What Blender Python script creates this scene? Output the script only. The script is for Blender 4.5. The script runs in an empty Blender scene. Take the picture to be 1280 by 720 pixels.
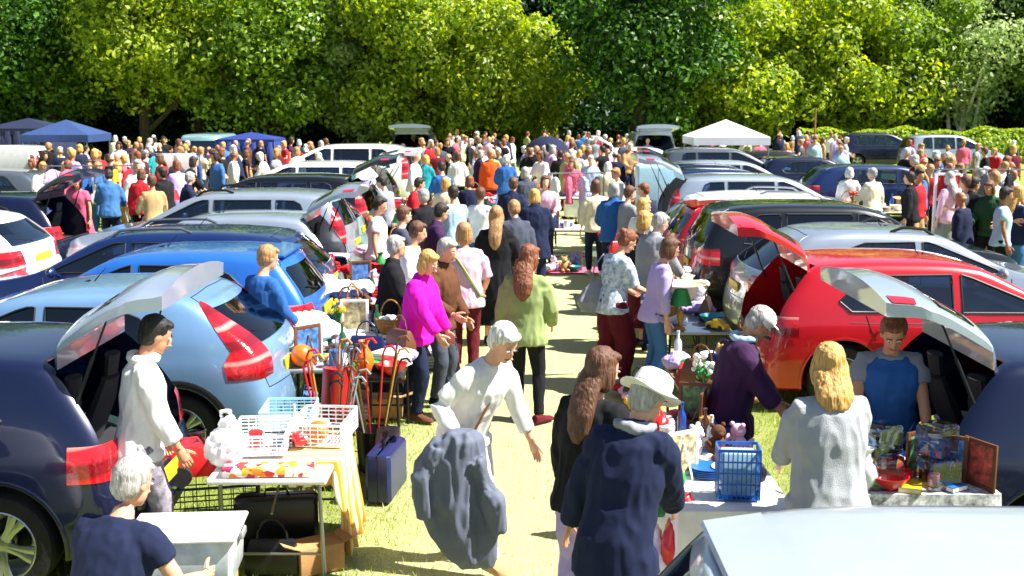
import bpy, bmesh, math, random
import numpy as np
from mathutils import Vector, Matrix, noise
from mathutils.bvhtree import BVHTree
R = math.radians
rnd = random.Random(7)
SC = bpy.context.scene
COL = SC.collection

# ---------------------------------------------------------------- camera
CAM_H = 3.0
F = 40 / 36 * 1280
PITCH = math.atan((360 - 132) / F)
cam = bpy.data.cameras.new('camera'); cam_o = bpy.data.objects.new('camera', cam); COL.objects.link(cam_o)
cam.lens = 40; cam.sensor_width = 36; cam.clip_end = 3000; cam.clip_start = 0.05
cam_o.location = (0, 0, CAM_H); cam_o.rotation_euler = (R(90) - PITCH, 0, 0)
cam.dof.use_dof = True; cam.dof.focus_distance = 8.5; cam.dof.aperture_fstop = 5.0
SC.camera = cam_o
_fw = Vector((0, math.cos(PITCH), -math.sin(PITCH))); _up = Vector((0, math.sin(PITCH), math.cos(PITCH)))
def at(px, py, z=0.0):
    """world point on the horizontal plane z seen at a pixel of the 1280x720 photograph"""
    d = _fw * F + Vector((1, 0, 0)) * (px - 640) + _up * (360 - py)
    t = (z - CAM_H) / d.z
    return Vector((0, 0, CAM_H)) + d * t
def X(px, D, z=0.0):
    return (px - 640) / F * (D * math.cos(PITCH) + (CAM_H - z) * math.sin(PITCH))

# ---------------------------------------------------------------- materials
def lin(h):
    h = h.lstrip('#'); c = [int(h[i:i + 2], 16) / 255 for i in (0, 2, 4)]
    return tuple(x / 12.92 if x <= .04045 else ((x + .055) / 1.055) ** 2.4 for x in c) + (1,)
MATS = {}
def nd(nt, t, **k):
    n = nt.nodes.new(t)
    for a, b in k.items():
        if a.startswith('i_'): n.inputs[a[2:].replace('_', ' ')].default_value = b
        else: setattr(n, a, b)
    return n
def base_mat(name):
    m = bpy.data.materials.new(name); m.use_nodes = True
    nt = m.node_tree; return m, nt, nt.nodes['Principled BSDF']
def mat(name, hexc, rough=.6, metal=0, coat=0, var=.12, vscale=6, bump=0, bscale=60, trans=0, spec=.5, stretch=None):
    if name in MATS: return MATS[name]
    m, nt, p = base_mat(name)
    c = lin(hexc); p.inputs['Roughness'].default_value = rough; p.inputs['Metallic'].default_value = metal
    p.inputs['Coat Weight'].default_value = coat; p.inputs['Coat Roughness'].default_value = .04
    p.inputs['Transmission Weight'].default_value = trans
    p.inputs['Specular IOR Level'].default_value = spec
    L = nt.links
    tc = nd(nt, 'ShaderNodeTexCoord')
    src = tc.outputs['Object']
    if stretch:
        mp = nd(nt, 'ShaderNodeMapping'); mp.inputs['Scale'].default_value = stretch
        L.new(src, mp.inputs[0]); src = mp.outputs[0]
    if var:
        n = nd(nt, 'ShaderNodeTexNoise', i_Scale=vscale, i_Detail=5.0, i_Roughness=.65); L.new(src, n.inputs['Vector'])
        r = nd(nt, 'ShaderNodeValToRGB'); L.new(n.outputs[0], r.inputs[0])
        r.color_ramp.elements[0].position = .32; r.color_ramp.elements[1].position = .68
        r.color_ramp.elements[0].color = tuple(x * (1 - var) for x in c[:3]) + (1,)
        r.color_ramp.elements[1].color = tuple(min(1, x * (1 + var) + var * .012) for x in c[:3]) + (1,)
        L.new(r.outputs[0], p.inputs['Base Color'])
    else: p.inputs['Base Color'].default_value = c
    if bump:
        n = nd(nt, 'ShaderNodeTexNoise', i_Scale=bscale, i_Detail=3.0); L.new(src, n.inputs['Vector'])
        b = nd(nt, 'ShaderNodeBump', i_Strength=bump, i_Distance=.01); L.new(n.outputs[0], b.inputs['Height'])
        L.new(b.outputs[0], p.inputs['Normal'])
    MATS[name] = m; return m
def cloth(name, hexc): return mat('cloth_' + name, hexc, .85, var=.09, vscale=7, bump=.35, bscale=260, spec=.25)
def paint(name, hexc, metal=.35):
    return mat('paint_' + name, hexc, .32, metal, 1.0, var=.05, vscale=3, bump=.004, bscale=4)
CLOTH = {k: cloth(k, v) for k, v in dict(
    black='#15151b', navy='#18213f', blue='#2a5d9e', pale_blue='#a9c6de', white='#eceae6', cream='#e2d5b4', grey='#8d9097',
    charcoal='#444a58', magenta='#e012b8', pink='#e3b6cc', rose='#d25f7c', red='#c3202b', burgundy='#5d1220', orange='#ec5a1c', yellow='#e2b22c',
    green='#6f9a4c', olive='#8d9c64', dark_green='#21492e', teal='#1f8d95', purple='#3b1f45', lilac='#b6a4dc', brown='#5c3a24', tan='#b99466', denim='#3f6ea6').items()}
PLAST = {k: mat('plastic_' + k, v, .35, var=.08, vscale=12, bump=.03) for k, v in dict(
    black='#17171c', white='#eeeeec', red='#c81f22', blue='#1f62b8', navy='#1b2554', green='#2f8f42', yellow='#e8bc28', orange='#e8701f',
    grey='#8c8f94', pink='#e283a9', brown='#6a4126', cream='#e6dab8', teal='#26969c', purple='#64357f', gold='#b98b35', pale_blue='#a8cfe2').items()}
SKIN = [mat('skin_%d' % i, c, .55, var=.10, vscale=14, bump=.06, bscale=90) for i, c in enumerate(['#d9a182', '#c98d6b', '#e2b195', '#a8714f'])]
HAIR = {k: mat('hair_' + k, v, .55, var=.5, vscale=70, bump=.8, bscale=120, stretch=(1, 1, .07)) for k, v in dict(
    blond='#c79a52', grey='#a7a39f', white='#dcd8d2', brown='#5d3a24', auburn='#7a4424', dark='#251a15', black='#0f0d0d', sandy='#a67b4c').items()}
M_DARKPL = mat('trim_black_plastic', '#1b1c20', .5, var=.15, bump=.1, bscale=200)
M_INT = mat('car_interior_grey', '#6b6a68', .85, var=.15, bump=.3, bscale=150)
M_INTD = mat('car_interior_dark', '#26262b', .8, var=.15, bump=.3, bscale=150)
M_TYRE = mat('tyre_rubber', '#1c1c1d', .8, var=.2, bump=.3, bscale=60)
M_RIM = mat('alloy_rim', '#b8bcc2', .3, .85, var=.06)
M_CHROME = mat('chrome', '#d8dade', .15, 1, var=.03)
M_STEEL = mat('steel_tube', '#8f9399', .35, .8, var=.1)
M_BLKMET = mat('black_metal', '#17181b', .4, .3, var=.1)
M_REDL = mat('tail_lens_red', '#d0101c', .12, 0, 1, var=.25, vscale=30)
def lens():
    m, nt, p = base_mat('tail_lens'); p.inputs['Roughness'].default_value = .15; p.inputs['Coat Weight'].default_value = 1; L = nt.links
    tc = nd(nt, 'ShaderNodeTexCoord'); w = nd(nt, 'ShaderNodeTexWave', i_Scale=1.15, i_Distortion=2.2, i_Detail=1.0); w.bands_direction = 'Z'; L.new(tc.outputs['Object'], w.inputs[0])
    r = nd(nt, 'ShaderNodeValToRGB'); e = r.color_ramp.elements; e[0].color = lin('#7a0812'); e[0].position = .1; e[1].color = lin('#d88f88'); e[1].position = 1.0
    q = e.new(.35); q.color = lin('#c4101c'); q = e.new(.93); q.color = lin('#cc1a22'); L.new(w.outputs[0], r.inputs[0])
    n = nd(nt, 'ShaderNodeTexVoronoi', i_Scale=55.0); L.new(tc.outputs['Object'], n.inputs['Vector']); b = nd(nt, 'ShaderNodeBump', i_Strength=.12, i_Distance=.01); L.new(n.outputs[0], b.inputs['Height']); L.new(b.outputs[0], p.inputs['Normal'])
    L.new(r.outputs[0], p.inputs[0]); return m
M_REDL = lens()
M_ORL = mat('lens_clear', '#dfe6ea', .1, .2, 1, var=.1, vscale=40)
M_PLY = mat('number_plate_yellow', '#e8c32c', .4, var=.05)
M_PLW = mat('number_plate_white', '#e8e8e4', .4, var=.05)
M_CARD = mat('cardboard', '#b98a58', .85, var=.15, bump=.2, bscale=80)
M_WOOD = mat('table_wood', '#8f6b43', .6, var=.3, vscale=5, bump=.2, stretch=(1, 12, 1))
M_WICK = mat('wicker', '#a8743c', .8, var=.45, vscale=45, bump=.9, bscale=70)
def glass_mat(name, tint, tr):
    m = bpy.data.materials.new(name); m.use_nodes = True; nt = m.node_tree; nt.nodes.clear()
    o = nd(nt, 'ShaderNodeOutputMaterial'); t = nd(nt, 'ShaderNodeBsdfTransparent'); t.inputs[0].default_value = tuple(x * tr for x in lin(tint)[:3]) + (1,)
    g = nd(nt, 'ShaderNodeBsdfGlossy'); g.inputs['Roughness'].default_value = .03; g.inputs['Color'].default_value = (.9, .95, 1, 1)
    f = nd(nt, 'ShaderNodeFresnel'); f.inputs[0].default_value = 1.6 if tr > .5 else 1.38
    ma = nd(nt, 'ShaderNodeMath', operation='MULTIPLY_ADD'); ma.inputs[1].default_value = 1.0; ma.inputs[2].default_value = .06
    nt.links.new(f.outputs[0], ma.inputs[0])
    mx = nd(nt, 'ShaderNodeMixShader'); L = nt.links
    L.new(ma.outputs[0], mx.inputs[0]); L.new(t.outputs[0], mx.inputs[1]); L.new(g.outputs[0], mx.inputs[2]); L.new(mx.outputs[0], o.inputs[0])
    return m
M_GLASS = glass_mat('window_glass', '#9db8d8', .62)
M_GLASSD = glass_mat('privacy_glass', '#3f558a', .10)
M_CLEAR = glass_mat('clear_plastic', '#e8eef4', .85)

# ---------------------------------------------------------------- mesh builder
class MB:
    def __init__(s): s.v = []; s.f = []; s.m = []
    def add(s, vs, fs, m=0):
        o = len(s.v); s.v += [tuple(v) for v in vs]; s.f += [tuple(i + o for i in f) for f in fs]; s.m += [m] * len(fs); return s
    def loft(s, rings, m=0, cap=True):
        n = len(rings[0]); vs = [p for r in rings for p in r]; fs = []
        for i in range(len(rings) - 1):
            for j in range(n):
                k = (j + 1) % n; fs.append((i * n + j, i * n + k, (i + 1) * n + k, (i + 1) * n + j))
        if cap: fs.append(tuple(range(n - 1, -1, -1))); fs.append(tuple((len(rings) - 1) * n + j for j in range(n)))
        return s.add(vs, fs, m)
    def ell(s, c, a, b, cc, n=12, k=8, m=0):
        """ellipsoid with axis vectors a, b, cc"""
        c, a, b, cc = map(Vector, (c, a, b, cc)); vs = [c - cc]; fs = []
        for i in range(1, k):
            t = math.pi * i / k - math.pi / 2
            for j in range(n):
                q = 2 * math.pi * j / n
                vs.append(c + a * (math.cos(t) * math.cos(q)) + b * (math.cos(t) * math.sin(q)) + cc * math.sin(t))
        vs.append(c + cc); e = len(vs) - 1
        for j in range(n):
            j2 = (j + 1) % n; fs.append((0, 1 + j2, 1 + j)); fs.append((e, e - n + j, e - n + j2))
            for i in range(k - 2):
                fs.append((1 + i * n + j, 1 + i * n + j2, 1 + (i + 1) * n + j2, 1 + (i + 1) * n + j))
        return s.add(vs, fs, m)
    def sph(s, c, r, n=12, k=8, m=0):
        if not isinstance(r, tuple): r = (r, r, r)
        return s.ell(c, (r[0], 0, 0), (0, r[1], 0), (0, 0, r[2]), n, k, m)
    def tube(s, pts, rad, n=8, m=0, ref=None, flat=1.0, cap=True):
        """tube through pts, radii per point; flat scales the axis along ref"""
        pts = [Vector(p) for p in pts]
        if not isinstance(rad, (list, tuple)): rad = [rad] * len(pts)
        rings = []
        for i, p in enumerate(pts):
            d = (pts[min(i + 1, len(pts) - 1)] - pts[max(i - 1, 0)])
            if d.length < 1e-9: d = Vector((0, 0, 1))
            d.normalize()
            u = Vector(ref) if ref else (Vector((0, 0, 1)) if abs(d.z) < .9 else Vector((0, 1, 0)))
            u = u - d * u.dot(d)
            if u.length < 1e-4: u = d.orthogonal()
            u.normalize(); w = d.cross(u)
            r = rad[i]
            rings.append([p + u * (r * flat * math.cos(2 * math.pi * j / n)) + w * (r * math.sin(2 * math.pi * j / n)) for j in range(n)])
        return s.loft(rings, m, cap)
    def box(s, c, d, m=0, rz=0, bev=0.0, taper=1.0):
        """box centre c, full size d, chamfered by bev"""
        x, y, z = d[0] / 2, d[1] / 2, d[2] / 2; b = min(bev, x * .9, y * .9, z * .9)
        rings = []
        if b <= 0: zs = [(-z, 0), (z, 0)]
        else: zs = [(-z, b), (-z + b * .3, b * .3), (-z + b, 0), (z - b, 0), (z - b * .3, b * .3), (z, b)]
        cr, sr = math.cos(rz), math.sin(rz)
        for zz, ins in zs:
            k = 1 + (taper - 1) * (zz + z) / (2 * z)
            xx, yy = (x - ins) * k, (y - ins) * k
            if b > 0:
                q = b * .8; ring = [(xx - q, -yy), (xx, -yy + q), (xx, yy - q), (xx - q, yy), (-xx + q, yy), (-xx, yy - q), (-xx, -yy + q), (-xx + q, -yy)]
            else: ring = [(xx, -yy), (xx, yy), (-xx, yy), (-xx, -yy)]
            rings.append([(c[0] + p[0] * cr - p[1] * sr, c[1] + p[0] * sr + p[1] * cr, c[2] + zz) for p in ring])
        return s.loft(rings, m)
    def lathe(s, prof, n=16, m=0, c=(0, 0, 0), cap=False):
        rings = [[(c[0] + r * math.cos(2 * math.pi * j / n), c[1] + r * math.sin(2 * math.pi * j / n), c[2] + z) for j in range(n)] for r, z in prof]
        return s.loft(rings, m, cap)
    def prism(s, poly, plane, a, b, m=0):
        """closed polygon extruded between a and b along the axis missing from plane"""
        n = len(poly)
        area = sum(poly[i][0] * poly[(i + 1) % n][1] - poly[(i + 1) % n][0] * poly[i][1] for i in range(n))
        if area < 0: poly = poly[::-1]
        def P(p, t): return {'xz': (p[0], t, p[1]), 'yz': (t, p[0], p[1]), 'xy': (p[0], p[1], t)}[plane]
        vs = [P(p, a) for p in poly] + [P(p, b) for p in poly]
        fs = [tuple(range(n - 1, -1, -1)), tuple(range(n, 2 * n))] + [(i, (i + 1) % n, n + (i + 1) % n, n + i) for i in range(n)]
        if plane == 'xz': fs = [f[::-1] for f in fs]
        return s.add(vs, fs, m)
    def xf(s, M):
        s.v = [tuple(M @ Vector(v)) for v in s.v]; return s
    def mesh(s, name, mats=(), smooth=True, angle=38):
        me = bpy.data.meshes.new(name); me.from_pydata(s.v, [], s.f)
        for m in mats: me.materials.append(m)
        if s.m: me.polygons.foreach_set('material_index', s.m)
        if smooth: shade(me, angle)
        me.update(); return me
    def obj(s, name, mats, parent=None, smooth=True, angle=38):
        if not isinstance(mats, (list, tuple)): mats = [mats]
        return link(name, s.mesh(name, mats, smooth, angle), parent)
def shade(me, angle=38):
    bm = bmesh.new(); bm.from_mesh(me); a = R(angle)
    for f in bm.faces: f.smooth = True
    for e in bm.edges: e.smooth = not (len(e.link_faces) == 2 and e.calc_face_angle(0) > a)
    bm.to_mesh(me); bm.free()
def link(name, data, parent=None):
    o = bpy.data.objects.new(name, data); COL.objects.link(o)
    if parent is not None: o.parent = parent
    return o
def empty(name, parent=None):
    o = link(name, None, parent); o.empty_display_size = .2; return o
def tag(o, label=None, cat=None, group=None, kind=None):
    for k, v in (('label', label), ('category', cat), ('group', group), ('kind', kind)):
        if v: o[k] = v
    return o
def put(o, loc, rz=0.0, sc=None):
    o.location = loc; o.rotation_euler = (0, 0, rz)
    if sc: o.scale = (sc,) * 3 if not isinstance(sc, tuple) else sc
    return o
def copy_tree(o, parent=None):
    c = o.copy(); COL.objects.link(c); c.parent = parent
    for ch in o.children:
        copy_tree(ch, c)
    return c
def own_slot(o, i, m):
    """give this object its own material in slot i, leaving the shared mesh alone"""
    o.material_slots[i].link = 'OBJECT'; o.material_slots[i].material = m
WORK = bpy.data.scenes.new('work')              # modifiers are evaluated here, away from the growing scene
def wlink(name, data):
    o = bpy.data.objects.new(name, data); WORK.collection.objects.link(o); return o
def eval_mesh(o):
    vl = WORK.view_layers[0]; vl.update(); dg = vl.depsgraph
    return bpy.data.meshes.new_from_object(o.evaluated_get(dg))
def boolean(a, b, op='DIFFERENCE'):
    oa = wlink('tmp', a); ob = wlink('tmp', b)
    m = oa.modifiers.new('b', 'BOOLEAN'); m.object = ob; m.operation = op; m.solver = 'EXACT'; m.use_self = False
    r = eval_mesh(oa); bpy.data.objects.remove(oa); bpy.data.objects.remove(ob); return r
def remesh(mb, voxel, it=3, amp=0, freq=8, zs=.5, seed=0, fac=.5, ridge=0):
    me = mb.mesh('t', smooth=False); o = wlink('tmp', me)
    m = o.modifiers.new('r', 'REMESH'); m.mode = 'VOXEL'; m.voxel_size = voxel; m.use_smooth_shade = True
    s = o.modifiers.new('s', 'SMOOTH'); s.factor = fac; s.iterations = it
    r = eval_mesh(o); bpy.data.objects.remove(o); bpy.data.meshes.remove(me)
    if amp:
        n = len(r.vertices); co = np.empty(n * 3); r.vertices.foreach_get('co', co); co = co.reshape(-1, 3)
        nn = np.empty(n * 3); r.vertices.foreach_get('normal', nn); nn = nn.reshape(-1, 3)
        d = np.empty(n); o3 = seed * 3.7
        for i in range(n):
            p = co[i]; v = Vector((p[0] * freq + o3, p[1] * freq + o3, p[2] * freq * zs))
            a = noise.noise(v); b = 1 - 2 * abs(noise.noise(v * 1.7 + Vector((5, 9, 2))))
            d[i] = amp * (a * (1 - ridge) + b * ridge - .1 + .22 * noise.noise(v * 3.1))
        co += nn * d[:, None]; r.vertices.foreach_set('co', co.ravel()); r.update()
    return r
# ---------------------------------------------------------------- people
def ik(a, t, l1, l2, pole):
    a, t, pole = Vector(a), Vector(t), Vector(pole); d = t - a; L = min(d.length, (l1 + l2) * .995); d.normalize()
    x = (l1 * l1 - l2 * l2 + L * L) / (2 * L); h = math.sqrt(max(0, l1 * l1 - x * x))
    p = pole - d * pole.dot(d); p.normalize()
    return a + d * x + p * h, a + d * L
def lerp(a, b, t): return a + (b - a) * t
def hand(mb, w, e, side, s, curl=.5, n=6):
    """palm and five fingers beyond wrist w, coming from elbow e"""
    d = (w - e).normalized(); x = Vector((1, 0, 0)); nrm = (x - d * x.dot(d))
    if nrm.length < .2: nrm = Vector((0, 0, 1)) - d * d.z
    nrm.normalize(); nrm *= -side                 # palm faces the thigh
    ac = d.cross(nrm).normalized()
    if ac.y < 0: ac = -ac                         # towards the thumb side
    palm = [w - d * .02 * s, w + d * .03 * s, w + d * .065 * s, w + d * .09 * s]
    mb.tube(palm, [.024 * s, .034 * s, .04 * s, .034 * s], 8, 0, nrm, .42)
    for i, L in enumerate((.068, .076, .070, .054)):
        b = w + d * .085 * s + ac * ((.028 - i * .0185) * s); pts = [b - d * .02 * s]; dd = d.copy()
        for k in range(3):
            b = b + dd * (L * s * (.45, .32, .23)[k]); pts.append(b.copy()); dd = (dd + nrm * curl * .75).normalized()
        mb.tube(pts, [.0095 * s, .009 * s, .0082 * s, .006 * s], n)
    b = w + d * .03 * s + ac * .028 * s; td = (d * .7 + ac * .65 + nrm * .35).normalized()
    mb.tube([b, b + td * .035 * s, b + td * .06 * s + d * .008 * s, b + td * .072 * s + d * .024 * s], [.014 * s, .012 * s, .0105 * s, .007 * s], n)

def person(label, loc, face=0, h=1.68, build=1.0, lean=0, bend_side=0, look=(0, 0), hands=None, feet=None, drop=0, sit=False,
           top=('shirt', 'white'), bottom=('trousers', 'navy'), hair=('short', 'brown'), skin=0, shoes='black', vox=.013, hat=None, cat='person',
           group=None, sleeve=None, hem=None, puff=None, extra=None, elbows=None, curl=.5, scarf=None, glasses=False, seed=None, over=None):
    """feet and hands: local targets in metres for a 1.7 m figure facing +Y, x to its right."""
    s = h / 1.7; rs = random.Random(seed if seed is not None else hash(label) % 9999) if seed is not None else random.Random(len(label) * 31 + int(h * 1000))
    sd = rs.random() * 50; bw = build
    V = lambda x, y, z: Vector((x, y, z)) * s
    lr = R(lean); pz = .93 - drop; pel = V(0, -.16 * math.sin(lr), pz)
    sp = Vector((math.sin(R(bend_side)), math.sin(lr), math.cos(lr))).normalized()
    fwd = Vector((0, math.cos(lr), -math.sin(lr))); rt = Vector((1, 0, 0))
    def T(t, f=0.0): return pel + sp * t * s + fwd * f * s
    lean2 = 1 if lean < 20 else 1.15
    # spine ends and head
    nb = T(.52, .0); hz = Matrix.Rotation(-R(look[0]), 3, 'Z') @ Matrix.Rotation(-R(look[1] + lean * .45), 3, 'X')
    hr, hf, hu = hz @ Vector((1, 0, 0)), hz @ Vector((0, 1, 0)), hz @ Vector((0, 0, 1))
    neck_top = nb + (sp * .4 + hu * .6).normalized() * .085 * s + fwd * .012 * s
    hc = neck_top + hu * .095 * s + hf * .02 * s
    # limbs
    feet = feet or [(.11, .02, 5), (-.11, -.03, -5)]
    hands = hands or [(.27, .04, .80), (-.27, .04, .80)]
    elbows = elbows or [(.35, -.8, -.1), (-.35, -.8, -.1)]
    B = MB()
    def ering(c, a, b, rx, ry, n=14, p=2.3):
        out = []
        for j in range(n):
            q = 2 * math.pi * j / n; cx, cy = math.cos(q), math.sin(q)
            cx = math.copysign(abs(cx) ** (2 / p), cx); cy = math.copysign(abs(cy) ** (2 / p), cy)
            out.append(c + a * (rx * s * cx) + b * (ry * s * cy))
        return out
    tor = [(-.10, .13, .10, 0), (-.04, .165, .118, -.01), (.04, .16, .112, 0), (.15, .138, .10, .01), (.27, .152, .112, .012), (.37, .166, .115, .01), (.44, .150, .092, 0), (.49, .11, .075, -.002), (.525, .06, .06, .0), (.56, .05, .055, .008)]
    B.loft([ering(T(t, f), rt, fwd, rx * (bw * .94 if t < .5 else .96), ry * (bw * .94 if t < .5 else .96)) for t, rx, ry, f in tor])
    B.tube([nb - sp * .03 * s, lerp(nb, neck_top, .6), neck_top + hu * .03 * s], [.058 * s, .052 * s, .052 * s], 10)
    # head
    H = lambda x, y, z: hc + (hr * x + hf * y + hu * z) * s
    B.ell(H(0, -.012, .022), hr * .076 * s, hf * .094 * s, hu * .093 * s, 14, 10)
    B.ell(H(0, .022, -.045), hr * .058 * s, hf * .062 * s, hu * .072 * s, 12, 8)
    B.ell(H(0, .062, -.092), hr * .026 * s, hf * .022 * s, hu * .02 * s, 8, 6)
    B.tube([H(0, .075, .02), H(0, .094, -.012), H(0, .108, -.034), H(0, .085, -.042)], [.010 * s, .013 * s, .017 * s, .012 * s], 8)
    for q in (1, -1): B.ell(H(q * .076, -.008, -.008), hr * .010 * s, hf * .020 * s, hu * .031 * s, 8, 6)
    sh, el, wr, hp, kn, an = [], [], [], [], [], []
    for i, q in enumerate((1, -1)):
        S = T(.455, -.005) + rt * (q * .166 * s * (.5 + bw * .5)); E, W = ik(S, V(*hands[i]), .285 * s, .25 * s, elbows[i])
        sh.append(S); el.append(E); wr.append(W)
        B.tube([S - rt * q * .06 * s, S, lerp(S, E, .35), lerp(S, E, .8), E, lerp(E, W, .3), lerp(E, W, .8), W], [x * s * (.6 + bw * .4) for x in (.042, .048, .044, .040, .038, .038, .030, .026)], 10)
        Hh = pel + rt * (q * .088 * s) - Vector((0, 0, .03 * s)); f = feet[i]
        A = V(f[0], f[1], (f[3] if len(f) > 3 else 0) + .085); pole = Vector((q * .08, 1, .1))
        K, A = ik(Hh, A, .425 * s, .415 * s, pole)
        hp.append(Hh); kn.append(K); an.append(A)
        B.tube([Hh + Vector((0, 0, .05 * s)), Hh, lerp(Hh, K, .3), lerp(Hh, K, .75), K, lerp(K, A, .25), lerp(K, A, .6), A], [x * s * (.5 + bw * .5) for x in (.075, .088, .083, .06, .054, .055, .045, .034)], 10)
        fd = Matrix.Rotation(-R(f[2]), 3, 'Z') @ Vector((0, 1, 0)); pit = R(f[4]) if len(f) > 4 else 0
        fd = (fd * math.cos(pit) + Vector((0, 0, -math.sin(pit)))).normalized()
        B.tube([A - fd * .05 * s - Vector((0, 0, .04 * s)), A + fd * .05 * s - Vector((0, 0, .04 * s)), A + fd * .15 * s - Vector((0, 0, .055 * s))], [.032 * s, .034 * s, .022 * s], 8)
        f_d = fd; 
        if i == 0: fds = [fd]
        else: fds.append(fd)
    me = remesh(B, vox * s, 2)
    fin = MB()
    for i, q in enumerate((1, -1)): hand(fin, wr[i], el[i], q, s, curl)
    # eyes, brows, mouth sit in the same body mesh
    if vox < .02:
        for q in (1, -1):
            fin.ell(H(q * .030, .077, .008), hr * .013 * s, hf * .011 * s, hu * .008 * s, 8, 6, 1)
            fin.ell(H(q * .030, .0865, .008), hr * .0055 * s, hf * .003 * s, hu * .0055 * s, 8, 6, 2)
            fin.tube([H(q * .048, .076, .026), H(q * .030, .087, .032), H(q * .013, .087, .027)], .0038 * s, 5, 2)
        fin.tube([H(.025, .076, -.062), H(.01, .084, -.063), H(-.01, .084, -.063), H(-.025, .076, -.062)], [.002 * s, .006 * s, .006 * s, .002 * s], 6, 3)
    bm = bmesh.new(); bm.from_mesh(me); m2 = fin.mesh('f'); bm.from_mesh(m2)
    out = bpy.data.meshes.new('person'); bm.to_mesh(out); bm.free(); bpy.data.meshes.remove(m2); bpy.data.meshes.remove(me)
    for m in (SKIN[skin], PLAST['white'], HAIR['dark'], mat('lips', '#a8524c', .5)): out.materials.append(m)
    for p in out.polygons: p.use_smooth = True
    root = link('person', out); tag(root, label, cat, group); put(root, (loc[0], loc[1], 0), R(face))
    # ---- top
    st, tc = top
    G = dict(shirt=.019, tee=.019, jumper=.026, jacket=.030, coat=.036, vest=.015, dress=.02, cardigan=.028)[st]
    hemz = hem if hem is not None else dict(shirt=-.12, tee=-.10, jumper=-.14, jacket=-.15, coat=-.30, vest=-.08, dress=-.5, cardigan=-.24)[st]
    sl = sleeve if sleeve is not None else dict(shirt=.95, tee=.38, jumper=.97, jacket=.98, coat=.98, vest=.03, dress=.4, cardigan=.97)[st]
    if puff: G += puff
    C = MB(); dn = Vector((0, 0, -1)); dnb = (dn * .85 - sp * .15).normalized()
    rings = []
    for t in ([hemz, hemz * .75 - .02, hemz * .45 - .01] if hemz < -.06 else [hemz]):
        k = 1 + (abs(t) * (.42 if st in ('coat', 'dress') else .16))
        rings.append(ering(pel + dnb * (-t) * s - fwd * .005 * s, rt, Vector((0, 1, 0)) if lean < 30 else fwd, (.172 + G) * bw * k + .014, (.128 + G) * bw * k + .014))
    for t, rx, ry, f in tor[1:-1]:
        g = G * (1.25 if t < .3 else 1.0) if t < .48 else G * .5
        if st in ('jacket', 'coat', 'jumper', 'cardigan') and .05 < t < .3: rx += .012; ry += .008
        rings.append(ering(T(t, f), rt, fwd, rx * bw + g, ry * bw + g))
    C.loft(rings)
    if st in ('jacket', 'coat'): C.loft([ering(T(.50), rt, fwd, .085, .08), ering(T(.55, .0), rt, fwd, .078, .076), ering(T(.575, .004), rt, fwd, .074, .072)])
    for i, q in enumerate((1, -1)):
        S, E, W = sh[i], el[i], wr[i]; g = G * .8
        tot = .285 + .25; L = sl * tot
        pts, rr = [S - rt * q * .08 * s, S - rt * q * .012 * s + Vector((0, 0, -.004 * s))], [.052 + g, .058 + g]
        for tt, r_ in ((.07, .058), (.15, .053), (.23, .048), (.285, .047), (.33, .046), (.40, .042), (.47, .037), (.52, .034)):
            if tt <= L + .001: pts.append(lerp(S, E, tt / .285) if tt <= .285 else lerp(E, W, (tt - .285) / .25)); rr.append((r_ * (.6 + bw * .4) + g))
        if len(pts) > 2: C.tube(pts, [x * s for x in rr], 12)
    cm = remesh(C, (vox + .001) * s, 3, .011 * (1.3 if G > .02 else 1) * s, 9, .38, sd, ridge=.55)
    cm.materials.append(CLOTH[tc] if isinstance(tc, str) else tc)
    nm = dict(tee='t_shirt').get(st, st); link(nm, cm, root)
    if over:
        O = MB(); g2 = G + .024
        O.loft([ering(pel + dnb * (-t) * s, rt, Vector((0, 1, 0)), (.18 + g2) * bw, (.134 + g2) * bw) for t in (-.13, -.06)] + [ering(T(t, f), rt, fwd, rx * bw + g2 * (1.2 if t < .3 else 1), ry * bw + g2 * 1.2) for t, rx, ry, f in tor[2:7]] + [ering(T(.475), rt, fwd, .155, .10), ering(T(.505), rt, fwd, .11, .09)])
        om = remesh(O, (vox + .001) * s, 3, .012 * s, 9, .5, sd + 4, ridge=.5); om.materials.append(CLOTH[over]); link('vest', om, root)
    # ---- bottom
    bs, bc = bottom
    if bs != 'none':
        D = MB(); g = dict(trousers=.016, jeans=.012, leggings=.006, skirt=.03, shorts=.02, wide=.03)[bs]
        D.loft([ering(T(t, f), rt, fwd, rx * bw + g * .7, ry * bw + g * .7) for t, rx, ry, f in ((-.10, .135, .105, 0), (-.04, .166, .12, -.008), (.03, .16, .113, 0), (.08, .15, .106, 0))])
        for i in range(2):
            Hh, K, A = hp[i], kn[i], an[i]
            if bs == 'skirt': continue
            en = .96 if bs != 'shorts' else .45
            pts, rr = [Hh + Vector((0, 0, .04 * s))], [.085]
            w_ = 1.0 if bs != 'wide' else 1.35
            for tt, r_ in ((0, .093), (.15, .087), (.3, .074), (.45, .063), (.52, .060), (.62, .06), (.75, .053), (.88, .045), (.96, .045), (.99, .047)):
                if tt <= en + .03: pts.append(lerp(Hh, K, tt / .5) if tt <= .5 else lerp(K, A, (tt - .5) / .5)); rr.append(r_ * (1 if tt < .3 else w_))
            D.tube(pts, [(x * (.5 + bw * .5) + g) * s for x in rr], 12)
        if bs == 'skirt':
            lo = (an[0] + an[1]) / 2; mid = (kn[0] + kn[1]) / 2
            D.loft([ering(pel - Vector((0, 0, .05 * s)), rt, fwd, .18, .13), ering(lerp(pel, mid, .5), rt, fwd, .2, .16), ering(mid, rt, fwd, .21, .19), ering(lerp(mid, lo, .6), rt, fwd, .23, .22)])
        dm = remesh(D, (vox + .001) * s, 3, .009 * s, 10, .5, sd + 9, ridge=.5); dm.materials.append(CLOTH[bc] if isinstance(bc, str) else bc); link('trousers' if bs not in ('skirt', 'shorts') else bs, dm, root)
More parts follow.
